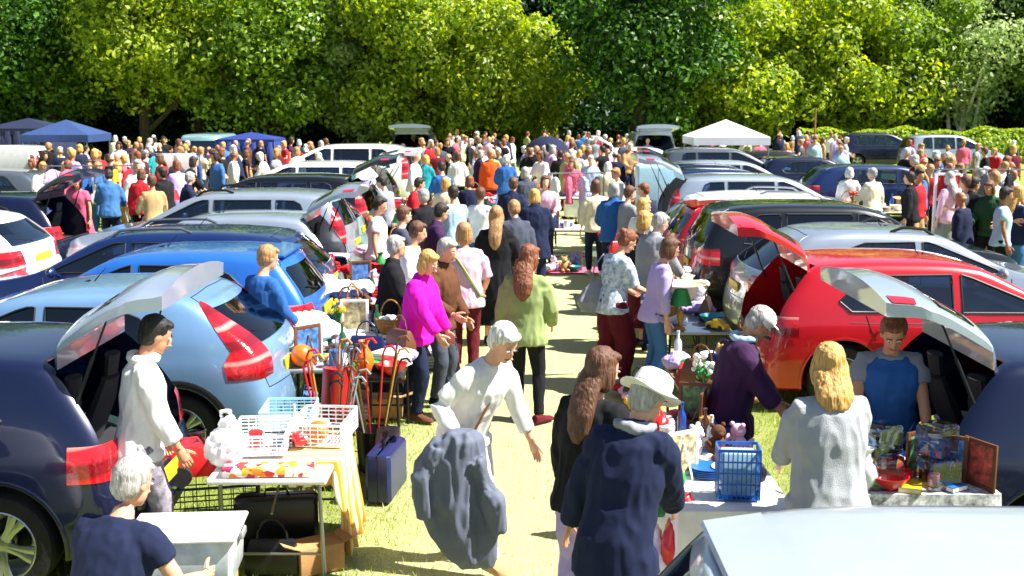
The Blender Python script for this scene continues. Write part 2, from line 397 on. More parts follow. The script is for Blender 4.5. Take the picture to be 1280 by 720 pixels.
    # ---- shoes
    for i in range(2):
        A, fd = an[i], fds[i]; dz = Vector((0, 0, 1)) - fd * fd.z; dz.normalize()
        S_ = MB(); sd_ = fd.cross(dz)
        P = lambda f, u: A + fd * f * s + dz * u * s
        def rg(f, lo, hi, w): c = P(f, (lo + hi) / 2); return [c + sd_ * (w * s * math.cos(2 * math.pi * j / 10)) + dz * ((hi - lo) / 2 * s * max(-.85, math.sin(2 * math.pi * j / 10))) for j in range(10)]
        S_.loft([rg(-.075, -.085, -.03, .026), rg(-.058, -.09, .01, .044), rg(0, -.09, .03, .046), rg(.06, -.09, -.008, .049), rg(.13, -.088, -.028, .052), rg(.175, -.086, -.036, .044), rg(.2, -.082, -.05, .026)])
        S_.obj('shoe', [CLOTH[shoes] if shoes in CLOTH else PLAST[shoes]], root)
    # ---- hair
    hs, hcol = hair
    if hs != 'none':
        Q = MB(); J = .0
        if hs == 'bald': Q.ell(H(0, -.045, -.015), hr * .084 * s, hf * .075 * s, hu * .05 * s, 12, 8)
        else:
            Q.ell(H(0, -.034, .036), hr * .089 * s, hf * .098 * s, hu * .098 * s, 14, 10)
            Q.ell(H(0, -.052, -.01), hr * .086 * s, hf * .07 * s, hu * .085 * s, 12, 8)
            Q.ell(H(0, .03, .088), hr * .07 * s, hf * .05 * s, hu * .028 * s, 10, 6)
        if hs in ('bob', 'curly', 'long', 'wavy', 'mid'):
            k = dict(bob=1.0, curly=1.12, long=1.0, wavy=1.1, mid=1.15)[hs]
            for q in (1, -1): Q.ell(H(q * .070, -.015, -.04), hr * .032 * k * s, hf * .055 * s, hu * .09 * s, 10, 8)
            Q.ell(H(0, -.058, -.05), hr * .085 * k * s, hf * .055 * k * s, hu * .09 * s, 12, 8)
        if hs in ('long', 'wavy'):
            kk = 1.0 if hs == 'long' else 1.15
            a = H(0, -.07, -.03); b = T(.44, -.125 * (.5 + bw * .5)); c = T(.28, -.15 * (.4 + bw * .6))
            Q.tube([a, lerp(a, b, .5) - hf * .012 * s, b, lerp(b, c, .6), c], [.082 * s * kk, .086 * s * kk, .086 * s * kk, .068 * s * kk, .02 * s], 12, 0, fwd, .5)
        if hs == 'mid':
            a = H(0, -.06, -.03); b = T(.52, -.085); c = T(.46, -.11); Q.tube([a, lerp(a, b, .6), b, c], [.10 * s, .108 * s, .105 * s, .06 * s], 14, 0, fwd, .5)
        if hs == 'bun': Q.sph(H(0, -.12, .06), .042 * s)
        if hs == 'pony': Q.tube([H(0, -.11, .04), H(0, -.16, 0), H(0, -.15, -.09), H(0, -.135, -.16)], [.02 * s, .034 * s, .03 * s, .01 * s], 10)
        cv = hs in ('curly', 'wavy', 'mid')
        qm = remesh(Q, .008 * s if vox < .0125 else .011 * s if vox < .02 else .016 * s, 2, (.009 if cv else .007) * s, 36 if cv else 30, .22 if cv else .10, sd, ridge=.5); qm.materials.append(HAIR[hcol]); link('hair', qm, root)
    if hat:
        kind, hcx = hat; Q = MB()
        if kind == 'sunhat':
            rings = []
            for r_, z_ in ((.155, .03), (.16, .038), (.135, .052), (.100, .065), (.098, .10), (.088, .135), (.055, .155), (.01, .16)):
                rings.append([H(r_ * math.cos(2 * math.pi * j / 24), -.015 + r_ * 1.08 * math.sin(2 * math.pi * j / 24), z_ + (.012 * math.sin(3 * 2 * math.pi * j / 24) if r_ > .15 else 0)) for j in range(24)])
            Q.loft(rings)
        else:
            Q.ell(H(0, -.012, .052), hr * .093 * s, hf * .108 * s, hu * .085 * s, 16, 8)
            Q.tube([H(0, .07, .055), H(0, .12, .052), H(0, .17, .04)], [.072 * s, .072 * s, .05 * s], 12, 0, tuple(hu), .1)
        Q.obj('hat' if kind == 'sunhat' else 'cap', [CLOTH[hcx]], root)
    if glasses:
        Q = MB()
        for q in (1, -1):
            Q.ell(H(q * .032, .097, .006), hr * .024 * s, hf * .004 * s, hu * .019 * s, 12, 6)
            Q.tube([H(q * .055, .092, .01), H(q * .08, .05, .012), H(q * .083, -.005, .008)], .003 * s, 5)
        Q.tube([H(-.012, .1, .01), H(.012, .1, .01)], .003 * s, 5); Q.obj('sunglasses', [PLAST['black']], root)
    if scarf:
        Q = MB(); Q.tube([nb + rt * (.085 * math.cos(a)) * s + fwd * (.08 * math.sin(a)) * s + sp * (.02 + .01 * math.sin(a * 2)) * s for a in [i * math.pi / 8 for i in range(17)]], .032 * s, 8)
        qm = remesh(Q, .012, 2, .01, 26, 1, sd); qm.materials.append(CLOTH[scarf]); link('scarf', qm, root)
    root['_wr'] = [list(Matrix.Rotation(R(face), 3, 'Z') @ w + root.location) for w in wr][0]
    W2 = lambda p: Matrix.Rotation(R(face), 3, 'Z') @ p + root.location
    info = dict(wr=[W2(w) for w in wr], el=[W2(e) for e in el], sh=[W2(x) for x in sh], T=lambda t, f=0, x=0: W2(T(t, f) + rt * x * s), H=lambda x, y, z: W2(H(x, y, z)))
    del root['_wr']
    return root, info
# ---------------------------------------------------------------- cars
def interp(pts, x):
    if x <= pts[0][0]: return pts[0][1]
    if x >= pts[-1][0]: return pts[-1][1]
    for i in range(len(pts) - 1):
        x0, y0 = pts[i]; x1, y1 = pts[i + 1]
        if x <= x1:
            def sl(k):
                if k <= 0 or k >= len(pts) - 1:
                    k0 = max(0, min(k, len(pts) - 2)); return (pts[k0 + 1][1] - pts[k0][1]) / (pts[k0 + 1][0] - pts[k0][0])
                a = (pts[k][1] - pts[k - 1][1]) / (pts[k][0] - pts[k - 1][0]); b = (pts[k + 1][1] - pts[k][1]) / (pts[k + 1][0] - pts[k][0])
                return 0 if a * b <= 0 else 2 * a * b / (a + b)
            h = x1 - x0; t = (x - x0) / h; m0, m1 = sl(i) * h, sl(i + 1) * h
            return (2 * t**3 - 3 * t**2 + 1) * y0 + (t**3 - 2 * t**2 + t) * m0 + (-2 * t**3 + 3 * t**2) * y1 + (t**3 - t**2) * m1
# silhouettes: x from the rear bumper, z up.  rear (z -> x), roofline (x -> z)
SHAPES = {
 'hatch': dict(L=4.08, W=1.76, H=1.48, belt=.96, rear=[(.2, .07), (.3, .02), (.5, 0), (.62, .01), (.68, .05), (.9, .08), (1.0, .12), (1.36, .36), (1.5, .46)],
    top=[(.36, 1.395), (.6, 1.45), (1.1, 1.48), (1.7, 1.475), (2.1, 1.43), (2.45, 1.27), (2.98, 1.0), (3.2, .95), (3.7, .86), (3.98, .74), (4.08, .64)], wt=2.1, cowl=3.0, wb=(.74, 3.25), dl=.70, dt=.86, bx=1.86),
 'crossover': dict(L=4.3, W=1.82, H=1.54, belt=1.02, rear=[(.2, .08), (.32, .02), (.5, 0), (.66, .01), (.74, .07), (.95, .09), (1.06, .16), (1.42, .62), (1.56, .74)],
    top=[(.62, 1.44), (.85, 1.505), (1.3, 1.54), (1.9, 1.53), (2.3, 1.48), (2.65, 1.32), (3.15, 1.08), (3.4, 1.03), (3.9, .94), (4.18, .82), (4.3, .7)], wt=2.3, cowl=3.2, wb=(.80, 3.42), dl=.92, dt=1.12, bx=2.0),
 'suv': dict(L=4.55, W=1.86, H=1.66, belt=1.08, rear=[(.25, .07), (.4, .01), (.6, 0), (.72, .02), (.8, .06), (1.05, .08), (1.15, .11), (1.55, .32), (1.68, .38)],
    top=[(.3, 1.56), (.6, 1.63), (1.2, 1.66), (2.1, 1.65), (2.5, 1.58), (2.85, 1.4), (3.35, 1.14), (3.6, 1.08), (4.15, 1.0), (4.42, .88), (4.55, .74)], wt=2.5, cowl=3.4, wb=(.86, 3.6), dl=.62, dt=.74, bx=2.15),
 'estate': dict(L=4.65, W=1.8, H=1.47, belt=.96, rear=[(.2, .07), (.3, .02), (.5, 0), (.64, .01), (.7, .05), (.9, .08), (1.0, .13), (1.34, .5), (1.47, .62)],
    top=[(.5, 1.38), (.8, 1.43), (1.5, 1.47), (2.3, 1.46), (2.7, 1.4), (3.0, 1.26), (3.5, .99), (3.75, .93), (4.25, .85), (4.53, .74), (4.65, .62)], wt=2.7, cowl=3.52, wb=(.96, 3.68), dl=.72, dt=.95, bx=2.35),
 'mpv': dict(L=4.45, W=1.82, H=1.72, belt=1.06, rear=[(.22, .06), (.35, .02), (.55, 0), (.7, .01), (.76, .04), (1.05, .06), (1.15, .09), (1.6, .26), (1.74, .32)],
    top=[(.26, 1.62), (.55, 1.69), (1.2, 1.72), (2.1, 1.71), (2.5, 1.64), (2.95, 1.42), (3.55, 1.08), (3.75, 1.01), (4.15, .9), (4.35, .78), (4.45, .66)], wt=2.5, cowl=3.6, wb=(.78, 3.55), dl=.58, dt=.66, bx=2.1),
 'van': dict(L=4.9, W=1.92, H=1.95, belt=1.12, rear=[(.25, .05), (.4, .01), (.6, 0), (1.1, .02), (1.5, .06), (1.85, .14), (2.0, .2)],
    top=[(.1, 1.86), (.4, 1.93), (1.2, 1.95), (2.9, 1.94), (3.25, 1.84), (3.6, 1.55), (4.05, 1.22), (4.3, 1.12), (4.65, 1.0), (4.8, .88), (4.9, .74)], wt=3.2, cowl=4.1, wb=(.95, 3.95), dl=.4, dt=.42, bx=2.6),
}
US = [0, .004, .010, .018, .03, .045, .065, .09, .12, .16, .2, .25, .3, .35, .4, .44, .48, .52, .56, .6, .64, .68, .72, .76, .8, .84, .88, .91, .94, .96, .975, .987, .995, 1]
PLAN = [(0, .84), (.004, .885), (.010, .92), (.018, .945), (.03, .965), (.06, .985), (.12, 1), (.8, 1), (.88, .985), (.94, .945), (.97, .90), (.987, .84), (1, .70)]
def car_solid(S, din=0.0, cavity=False):
    """closed body surface; din insets it, cavity keeps only the cabin"""
    L, hw, belt0 = S['L'], S['W'] / 2, S['belt']; xr = lambda z: interp(S['rear'], z) + (.085 if cavity else 0)
    front = [(.2, L - .10), (.34, L - .02), (.5, L), (.64, L - .02), (.74, L - .06), (2, L - .12)]
    xf = lambda z: interp(front, z)
    top = [((x - interp(S['rear'], z)) / (xf(z) - interp(S['rear'], z)), z) for x, z in S['top']]
    top[0] = (0, top[0][1]); top[-1] = (1, top[-1][1])
    zb = .46 if cavity else .2
    us = [u * .76 for u in (0, .02, .05, .1, .2, .3, .4, .5, .6, .7, .8, .9, 1)] if cavity else US
    if cavity: us = [u for u in us]; um = (S['cowl'] - .05) / L; us = [u / .76 * um for u in us]
    rows = []
    for u in us:
        zt = interp(top, u) - (.05 if cavity else 0); b = min(belt0 - (.02 if u > .5 else -.01), zt - .085); k = (1 if cavity else interp(PLAN, u)); w = hw * k - (.085 if cavity else 0)
        gh = zt - b; pts = [(0, zb), (w * .55, zb), (w * .88, zb)]
        for t, f in ((.05, .955), (.14, .975), (.2, .985), (.28, .995), (.42, 1.0), (.6, .998), (.72, .992), (.84, .985), (.92, .968), (1, .95)):
            pts.append((w * f, zb + (b - zb) * t))
        y0 = w * .95; tum = .33 * min(gh, .62)
        for t in (.12, .3, .5, .68, .82): pts.append((y0 - tum * t ** 1.2, b + gh * t))
        y1 = y0 - tum * .82 ** 1.2
        for f, t in ((.965, .90), (.91, .945), (.82, .972), (.6, .99), (.3, .998), (0, 1)): pts.append((y1 * f, b + gh * t))
        rows.append([(xr(z) + u * (xf(z) - xr(z)), y, z) for y, z in pts])
    n = len(rows[0]); vs, idx = [], {}
    for i, r in enumerate(rows):
        for j, p in enumerate(r):
            vs.append(p); idx[i, j, 1] = len(vs) - 1
            if 0 < j < n - 1: vs.append((p[0], -p[1], p[2])); idx[i, j, -1] = len(vs) - 1
            else: idx[i, j, -1] = idx[i, j, 1]
    fs = []
    for i in range(len(rows) - 1):
        for j in range(n - 1):
            for q in (1, -1):
                f = [idx[i, j, q], idx[i + 1, j, q], idx[i + 1, j + 1, q], idx[i, j + 1, q]]
                f = [a for k, a in enumerate(f) if a != f[k - 1]]
                fs.append(f[::-1] if q == 1 else f)
    K = 10
    for i, sg in ((0, 1), (len(rows) - 1, -1)):
        grid = []
        for j in range(n):
            p = rows[i][j]
            if j in (0, n - 1): grid.append([idx[i, j, 1]]); continue
            row = [idx[i, j, -1]]
            for k in range(1, K):
                y = -p[1] + 2 * p[1] * k / K; bul = (.0 if cavity else (.075 if sg == 1 else .16)) * (1 - (abs(2 * k / K - 1)) ** 2.2) * min(1, p[1] / (hw * .4))
                vs.append((p[0] - sg * bul, y, p[2])); row.append(len(vs) - 1)
            row.append(idx[i, j, 1]); grid.append(row)
        for j in range(n - 1):
            a, b = grid[j], grid[j + 1]
            if len(a) == 1: f_ = [(a[0], b[k + 1], b[k]) for k in range(K)]
            elif len(b) == 1: f_ = [(a[k], a[k + 1], b[0]) for k in range(K)]
            else: f_ = [(a[k], a[k + 1], b[k + 1], b[k]) for k in range(K)]
            fs += [f if sg == 1 else f[::-1] for f in f_]
    me = bpy.data.meshes.new('s'); me.from_pydata(vs, [], fs)
    bm = bmesh.new(); bm.from_mesh(me); bmesh.ops.recalc_face_normals(bm, faces=bm.faces); bm.normal_update()
    if din:
        off = [(v, v.normal.copy()) for v in bm.verts]
        for v, q in off: v.co += q * din
    bm.to_mesh(me); bm.free()
    for _ in range(3): me.materials.append(None)
    me.polygons.foreach_set('material_index', [2 if cavity else 0] * len(me.polygons)); return me
def cutter(mb, m=1):
    me = mb.mesh('c', smooth=False); me.materials.clear()
    for _ in range(3): me.materials.append(None)
    bm = bmesh.new(); bm.from_mesh(me); bmesh.ops.recalc_face_normals(bm, faces=bm.faces); bm.to_mesh(me); bm.free()
    me.polygons.foreach_set('material_index', [m] * len(me.polygons)); return me
def skin_of(me, ref_bvh, tol=.003):
    bm = bmesh.new(); bm.from_mesh(me)
    kill = []
    for f in bm.faces:
        p, _, _, d = ref_bvh.find_nearest(f.calc_center_median())
        if d is None or d > tol: kill.append(f)
    bmesh.ops.delete(bm, geom=kill, context='FACES'); bm.to_mesh(me); bm.free(); return me
def bvh_of(me):
    bm = bmesh.new(); bm.from_mesh(me); b = BVHTree.FromBMesh(bm); bm.free(); return b
def islands(me):
    bm = bmesh.new(); bm.from_mesh(me); bm.verts.ensure_lookup_table(); seen = set(); out = []
    for v in bm.verts:
        if v.index in seen: continue
        st = [v]; grp = set()
        while st:
            q = st.pop()
            if q.index in grp: continue
            grp.add(q.index); st += [e.other_vert(q) for e in q.link_edges if e.other_vert(q).index not in grp]
        seen |= grp; out.append(grp)
    res = []
    for g in out:
        if len(g) < 3: continue
        m = MB(); mp = {i: k for k, i in enumerate(sorted(g))}
        m.v = [tuple(bm.verts[i].co) for i in sorted(g)]; m.f = [tuple(mp[v.index] for v in f.verts) for f in bm.faces if f.verts[0].index in g]; m.m = [0] * len(m.f)
        if m.f: res.append(m)
    bm.free(); return res
def make_wheel(spokes=5, r=.33):
    t = MB(); prof = [(r * .66, -.095), (r * .82, -.11), (r * .96, -.10), (r, -.075), (r, .075), (r * .96, .10), (r * .82, .11), (r * .66, .095)]
    t.lathe(prof, 36); me = t.mesh('tyre', [M_TYRE])
    q = MB(); q.lathe([(r * .69, .10), (r * .665, .105), (r * .63, .085), (r * .61, -.06), (.0, -.06)], 36)
    q.lathe([(.0, .075), (.05, .072), (.062, .06), (.062, .02)], 20)
    for i in range(spokes):
        a = 2 * math.pi * i / spokes; c, s = math.cos(a), math.sin(a)
        for da in ((-.1, .1) if spokes == 5 else (0,)):
            q.tube([(.04 * math.cos(a + da), .04 * math.sin(a + da), .062), (r * .35 * math.cos(a + da * 1.1), r * .35 * math.sin(a + da * 1.1), .075), (r * .64 * math.cos(a + da * 1.6), r * .64 * math.sin(a + da * 1.6), .082)], [.03, .024, .03] if spokes == 5 else [.022, .017, .02], 6, 0, (0, 0, 1), .5)
    q.lathe([(r * .40, -.03), (r * .40, -.045), (.05, -.045)], 24, 1)
    rm = q.mesh('rim', [M_RIM, M_BLKMET])
    Mx = Matrix.Rotation(R(-90), 4, 'X')
    me.transform(Mx); rm.transform(Mx); return me, rm
WHEELS = {}
def make_car(shape, open_gate=False, gate_angle=84, rails=False, dark_trim=False, lamp='block', wheel=5, spoiler=True, gate_lights=True, privacy=False, boot_dark=False):
    S = SHAPES[shape]; L, W, H, belt = S['L'], S['W'], S['H'], S['belt']; hw = W / 2
    xr = lambda z: interp(S['rear'], z)
    solid = car_solid(S); cav = car_solid(S, 0, True)
    zs = belt + .035; zt = H - .125
    def ws(z): return S['cowl'] + (S['wt'] - S['cowl']) * (z - belt - .03) / (H - .05 - belt - .03)
    bx = S['bx']
    polys = []
    fr = [(bx + .045, zs), (S['cowl'] - .22, zs - .005), (S['cowl'] - .30, zs + .05), (ws(zt) - .24, zt - .03), (ws(zt) - .34, zt), (bx + .045, zt)]
    if shape in ('suv', 'estate', 'mpv'):
        q = S['wb'][0] + .32
        polys = [[(S['dl'], zs + .03), (q - .04, zs), (q - .04, zt), (S['dt'] + .12, zt - .01), (S['dt'] + .02, zt - .06)], [(q + .04, zs), (bx - .04, zs), (bx - .04, zt), (q + .04, zt)], fr]
    elif shape == 'van': polys = [[(bx + .6, zs + .05), (S['cowl'] - .3, zs + .02), (ws(zt) - .22, zt - .04), (bx + .6, zt - .02)]]
    else: polys = [[(S['dl'], zs + .11), (S['dl'] + .12, zs + .01), (bx - .045, zs), (bx - .045, zt), (S['dt'] + .25, zt - .01), (S['dt'] + .02, zt - .09)], fr]
    win = MB()
    for p in polys:
        for a, b in ((.35, 1.3), (-1.3, -.35)): win.prism(p, 'xz', a, b, 1)
    yb, yt = (hw * .70, hw * .56) if open_gate else (hw * .78, hw * .64)
    rz0, rz1 = belt + (.10 if open_gate else .05), H - .16
    if shape == 'van': rz0 = 1.15; rz1 = 1.7
    rear_w = [(-yb, rz0), (yb, rz0), (yt + .06, rz1 - .03), (yt, rz1), (-yt, rz1), (-yt - .06, rz1 - .03)]
    wsz0, wsz1 = belt + .10, H - .10
    front_w = [(-hw * .80, wsz0), (hw * .80, wsz0), (hw * .66, wsz1), (-hw * .66, wsz1)]
    winR, winF = MB(), MB(); winR.prism(rear_w, 'yz', -.6, xr(rz1) + .28, 1); winF.prism(front_w, 'yz', S['wt'] + .02, L + .2, 1)
    gp = [(-hw * .84, .70), (hw * .84, .70), (hw * .86, belt), (hw * .74, H - .12), (hw * .62, H - .055), (-hw * .62, H - .055), (-hw * .74, H - .12), (-hw * .86, belt)]
    gate = MB().prism(gp, 'yz', -.6, xr(H - .06) + .17, 1)
    wheels = MB()
    for wx in S['wb']:
        for a, b in ((.52, 1.3), (-1.3, -.52)):
            wheels.prism([(wx + .40 * math.cos(2 * math.pi * i / 28), .335 + .40 * math.sin(2 * math.pi * i / 28)) for i in range(28)], 'xz', a, b, 1)
    cg = lambda m_, i=1: cutter(m_, i)
    body = boolean(solid, cav); 
    body = boolean(body, cg(wheels)); body = boolean(body, cg(win)); body = boolean(body, cg(winR)); body = boolean(body, cg(winF))
    ref = bvh_of(solid)
    if open_gate: body = boolean(body, cg(gate))
    root = empty('parked_car')
    bm = bmesh.new(); bm.from_mesh(body)
    for f in bm.faces:
        c = f.calc_center_median(); d = ref.find_nearest(c)[3]
        if f.material_index == 0 and (c.z < .215 or (dark_trim and c.z < .44)): f.material_index = 1
        if shape != 'van' and f.material_index == 2 and c.z < belt - .1 and not boot_dark: f.material_index = 2
    bm.to_mesh(body); bm.free(); shade(body, 32); body.materials.clear()
    for m in (PAINTS['silver'], M_DARKPL, M_INTD if boot_dark else M_INT): body.materials.append(m)
    bo = link('body', body, root)
    gm = M_GLASSD if privacy else M_GLASS
    off = car_solid(S, -.008); roff = bvh_of(off)
    def shell(mb, src, rf, name, m, parent=root, tol=.003):
        r = skin_of(boolean(src.copy(), cutter(mb, 0), 'INTERSECT'), rf, tol)
        return [i.obj(name, [m], parent, angle=50) for i in islands(r)]
    for o in shell(win, off, roff, 'side_window', gm): pass
    if not open_gate: shell(winR, off, roff, 'rear_window', gm)
    shell(winF, off, roff, 'windscreen', M_GLASS)
    # lamps: a skin 6 mm proud of the body
    out = car_solid(S, .007); rout = bvh_of(out); lp = MB()
    for q in (1, -1):
        if lamp == 'block':
            z0, z1 = belt - .24, belt + .0
            lp.prism([(q * hw * .60, z0 + .02), (q * 1.2, z0), (q * 1.2, z1), (q * hw * .66, z1 - .01)], 'yz', -.5, .30, 0)
        elif lamp == 'tall':
            lp.prism([(q * hw * .80, belt - .22), (q * 1.2, belt - .26), (q * 1.2, H - .2), (q * hw * .70, H - .24)], 'yz', -.5, .16 + xr(H - .3) * .55, 0)
        elif lamp == 'boomerang':
            a, b = (.3, 1.3) if q == 1 else (-1.3, -.3)
            lp.prism([(-.2, .80), (.36, .80), (.40, .93), (.34, 1.05), (.62, 1.40), (.72, 1.50), (.58, 1.50), (.16, 1.12), (-.2, .98)], 'xz', q * hw * .62 if q > 0 else -1.3, 1.3 if q > 0 else -hw * .62, 0)
    ls = skin_of(boolean(out.copy(), cutter(lp, 0), 'INTERSECT'), rout)
    lampm = [i.mesh('tail_light', [M_REDL], angle=50) for i in islands(ls)]
    lampm = [m for m in lampm if len(m.polygons) > 3]
    for m in lampm: link('tail_light', m, root)
    hl = MB()
    for q in (1, -1): hl.prism([(q * hw * .5, .66), (q * 1.2, .66), (q * 1.2, .83), (q * hw * .55, .78)], 'yz', L - .45, L + .3, 0)
    shell(hl, out, rout, 'headlight', M_ORL)
    gr = MB().prism([(-hw * .42, .5), (hw * .42, .5), (hw * .45, .72), (-hw * .45, .72)], 'yz', L - .35, L + .4, 0)
    shell(gr, out, rout, 'grille', M_DARKPL)
    if not dark_trim:
        bb = MB().prism([(-hw * .7, .22), (hw * .7, .22), (hw * .62, .36), (-hw * .62, .36)], 'yz', -.4, .25, 0)
        shell(bb, out, rout, 'bumper_insert', M_DARKPL)
    # open or closed tailgate
    hx, hz = xr(H - .07) + .1, H - .045
    if open_gate:
        inner = MB().prism([(xr(z) + .085, z) for z in np.linspace(.4, H - .10, 14)] + [(2.2, H - .10), (2.2, .4)], 'xz', -1.4, 1.4, 1)
        g = boolean(boolean(solid.copy(), cutter(gate, 1), 'INTERSECT'), cutter(inner, 1)); g = boolean(g, cutter(winR, 1))
        bm = bmesh.new(); bm.from_mesh(g)
        for f in bm.faces:
            c = f.calc_center_median(); f.material_index = 0 if ref.find_nearest(c)[3] < .003 else 1
        bm.to_mesh(g); bm.free()
        Mx = Matrix.Translation((hx, 0, hz)) @ Matrix.Rotation(R(gate_angle), 4, 'Y') @ Matrix.Translation((-hx, 0, -hz))
        Mx = Matrix.Translation((-.03, 0, .03)) @ Mx
        g.transform(Mx); shade(g, 32); g.materials.clear(); g.materials.append(PAINTS['silver']); g.materials.append(M_DARKPL)
        tg = link('tailgate', g, root)
        for i in islands(skin_of(boolean(off.copy(), cutter(winR, 0), 'INTERSECT'), roff)): i.xf(Mx).obj('rear_window', [gm], tg, angle=50)
        lg = MB()                                   # part of the lamps rides on the gate
        for q in (1, -1) if gate_lights else (): lg.prism([(q * hw * .70, belt - .22), (q * hw * .84, belt - .22), (q * hw * .85, belt - .08), (q * hw * .74, belt - .06)], 'yz', -.5, .3, 0)
        for i in () if not gate_lights else islands(skin_of(boolean(out.copy(), cutter(lg, 0), 'INTERSECT'), rout)): i.xf(Mx).obj('gate_light', [M_REDL], tg, angle=50)
        MB().box((-.085, 0, .56), (.02, .52, .11), 0, 0, .004).obj('number_plate', [M_PLY], root)
        for q in (1, -1):
            a = Vector((xr(1.2) + .06, q * hw * .80, 1.12)); b = Mx @ Vector((xr(1.0) + .05, q * hw * .70, 1.05))
            MB().tube([a, lerp(a, b, .55)], .012).tube([lerp(a, b, .5), b], .007).obj('gas_strut', [M_BLKMET], root)
        MB().box((.55, 0, .62), (.95, W - .34, .05), 0, 0, .02).obj('boot_floor', [M_INTD], root)
        MB().tube([(xr(.7) + .02, -hw * .8, .695), (xr(.7) - .03, -hw * .4, .705), (xr(.7) - .045, 0, .708), (xr(.7) - .03, hw * .4, .705), (xr(.7) + .02, hw * .8, .695)], .03, 8, 0, (0, 0, 1), .5).obj('boot_sill', [M_DARKPL], root)
    else:
        MB().box((xr(.8) - .085, 0, .80), (.02, .52, .11), 0, 0, .004).obj('number_plate', [M_PLY], root)
        xs = xr(belt + .12) - .075
        MB().tube([(xs, .02, belt + .06), (xs - .012, .2, belt + .09), (xr(belt + .16) - .06, .46, belt + .14)], [.012, .009, .006]).obj('wiper', [M_BLKMET], root)
    MB().box((L + .02 + .10, 0, .42), (.02, .52, .11), 0, 0, .004).obj('front_plate', [M_PLW], root)
    if spoiler and not open_gate and shape == 'hatch':
        z_ = H - .055; x_ = xr(z_) - .03
        MB().loft([[(x_ + .20, q, z_ + .040), (x_ - .02, q, z_ + .008), (x_ - .03, q, z_ - .01), (x_ + .12, q, z_ - .02)] for q in (-hw * .6, -hw * .3, 0, hw * .3, hw * .6)]).obj('spoiler', [PAINTS['silver']], root)
    # seams, ribbons laid on the surface by ray casts
    se = MB()
    def surf(x, z, q):
        h = ref.ray_cast(Vector((x, q * 2, z)), Vector((0, -q, 0)))[0]; return h
    zbo = .36
    ln = [[(bx, zbo - .02), (bx, belt - .3), (bx, belt + .02)], [(S['wb'][1] - .40, zbo - .02), (S['wb'][1] - .37, .6), (S['cowl'] - .13, belt - .02)], [(S['wb'][0] + .32, .74), (S['wb'][0] + .26, belt - .12), (S['wb'][0] + .22, belt + .01)],
          [(S['wb'][0] + .44, zbo - .03), (bx, zbo - .03), (S['wb'][1] - .41, zbo - .03)], [(S['dl'] + .1, belt - .06), (bx, belt - .075), (S['cowl'] - .1, belt - .10)]]
    if shape == 'van': ln = [ln[1], [(2.0, .4), (2.0, 1.2), (2.0, 1.75)], [(3.2, .4), (3.2, 1.2), (3.1, 1.75)]]
    for q in (1, -1):
        se = MB()
        for k, l in enumerate(ln):
            pts = []
            for i in range(len(l) - 1):
                for t in np.linspace(0, 1, 9)[(1 if i else 0):]:
                    x, z = l[i][0] + (l[i + 1][0] - l[i][0]) * t, l[i][1] + (l[i + 1][1] - l[i][1]) * t
                    p = surf(x, z, q)
                    if p is not None: pts.append(p)
            if len(pts) > 2: se.tube(pts, .0045 if k != 4 else .003, 4)
        se.obj('door_seams', [M_BLKMET], root)
        for k, hx_ in enumerate((S['wb'][0] + .42, bx + .14)):
            if shape == 'van' and k == 0: continue
            p = surf(hx_, belt - .14, q)
            if p: MB().tube([p + Vector((-.09, 0, 0)), p + Vector((-.07, q * .035, 0)), p + Vector((.07, q * .035, 0)), p + Vector((.09, 0, 0))], .016, 8, 0, (0, 0, 1), .8).obj('door_handle', [PAINTS['silver']], root)
    # rear seams: tailgate outline
    if not open_gate:
        se = MB()
        for l in ([(hw * .82, .71), (hw * .84, belt), (hw * .72, H - .14), (hw * .6, H - .07), (0, H - .06), (-hw * .6, H - .07), (-hw * .72, H - .14), (-hw * .84, belt), (-hw * .82, .71), (0, .69), (hw * .82, .71)],):
            pts = []
            for i in range(len(l) - 1):
                for t in np.linspace(0, 1, 7)[(1 if i else 0):]:
                    h = ref.ray_cast(Vector((-2, lerp(l[i][0], l[i + 1][0], t), lerp(l[i][1], l[i + 1][1], t))), Vector((1, 0, 0)))[0]
                    if h is not None: pts.append(h)
            se.tube(pts, .005, 4)
        se.obj('tailgate_seam', [M_BLKMET], root)
    # window surround strips
    for q in (1, -1):
        for p in polys:
            pts = []
            for i in range(len(p) + 1):
                a, b = p[i % len(p)], p[(i + 1) % len(p)]
                if i == len(p): pts.append(pts[0]); break
                for t in (0, .25, .5, .75):
                    h = surf(lerp(a[0], b[0], t), lerp(a[1], b[1], t), q)
                    if h is not None: pts.append(h)
            if len(pts) > 4: MB().tube(pts, .011, 5).obj('window_trim', [M_DARKPL], root)
    # arch lips
    for wx in S['wb']:
        for q in (1, -1):
            pts = []
            for a in np.linspace(-14, 194, 26):
                for rr in ((.412, .385) if not dark_trim else (.44, .42)):
                    h = surf(wx + rr * math.cos(R(a)), .335 + rr * math.sin(R(a)), q)
                    if h is not None and .21 < h.z: pts.append(Vector((h.x, h.y + q * .004, h.z))); break
            if len(pts) > 5: MB().tube(pts, .034 if dark_trim else .014, 6, 0, (0, 1, 0), .45).obj('wheel_arch', [M_DARKPL if dark_trim else PAINTS['silver']], root)
    if wheel not in WHEELS: WHEELS[wheel] = make_wheel(wheel)
    tm, rm = WHEELS[wheel]
    for wx in S['wb']:
        for q in (1, -1):
            w = link('wheel', tm, root); w.location = (wx, q * (hw - .12), .33); w.rotation_euler = (0, rnd.random() * 3, 0 if q == 1 else math.pi)
            link('rim', rm, w)
    for q in (1, -1):
        p = surf(S['cowl'] - .34, belt + .0, q)
        MB().tube([p, p + Vector((.02, q * .07, .03))], .02, 6).ell(p + Vector((.04, q * .15, .06)), (.055, 0, 0), (0, .1, 0), (0, 0, .065), 12, 8).obj('wing_mirror', [PAINTS['silver']], root)
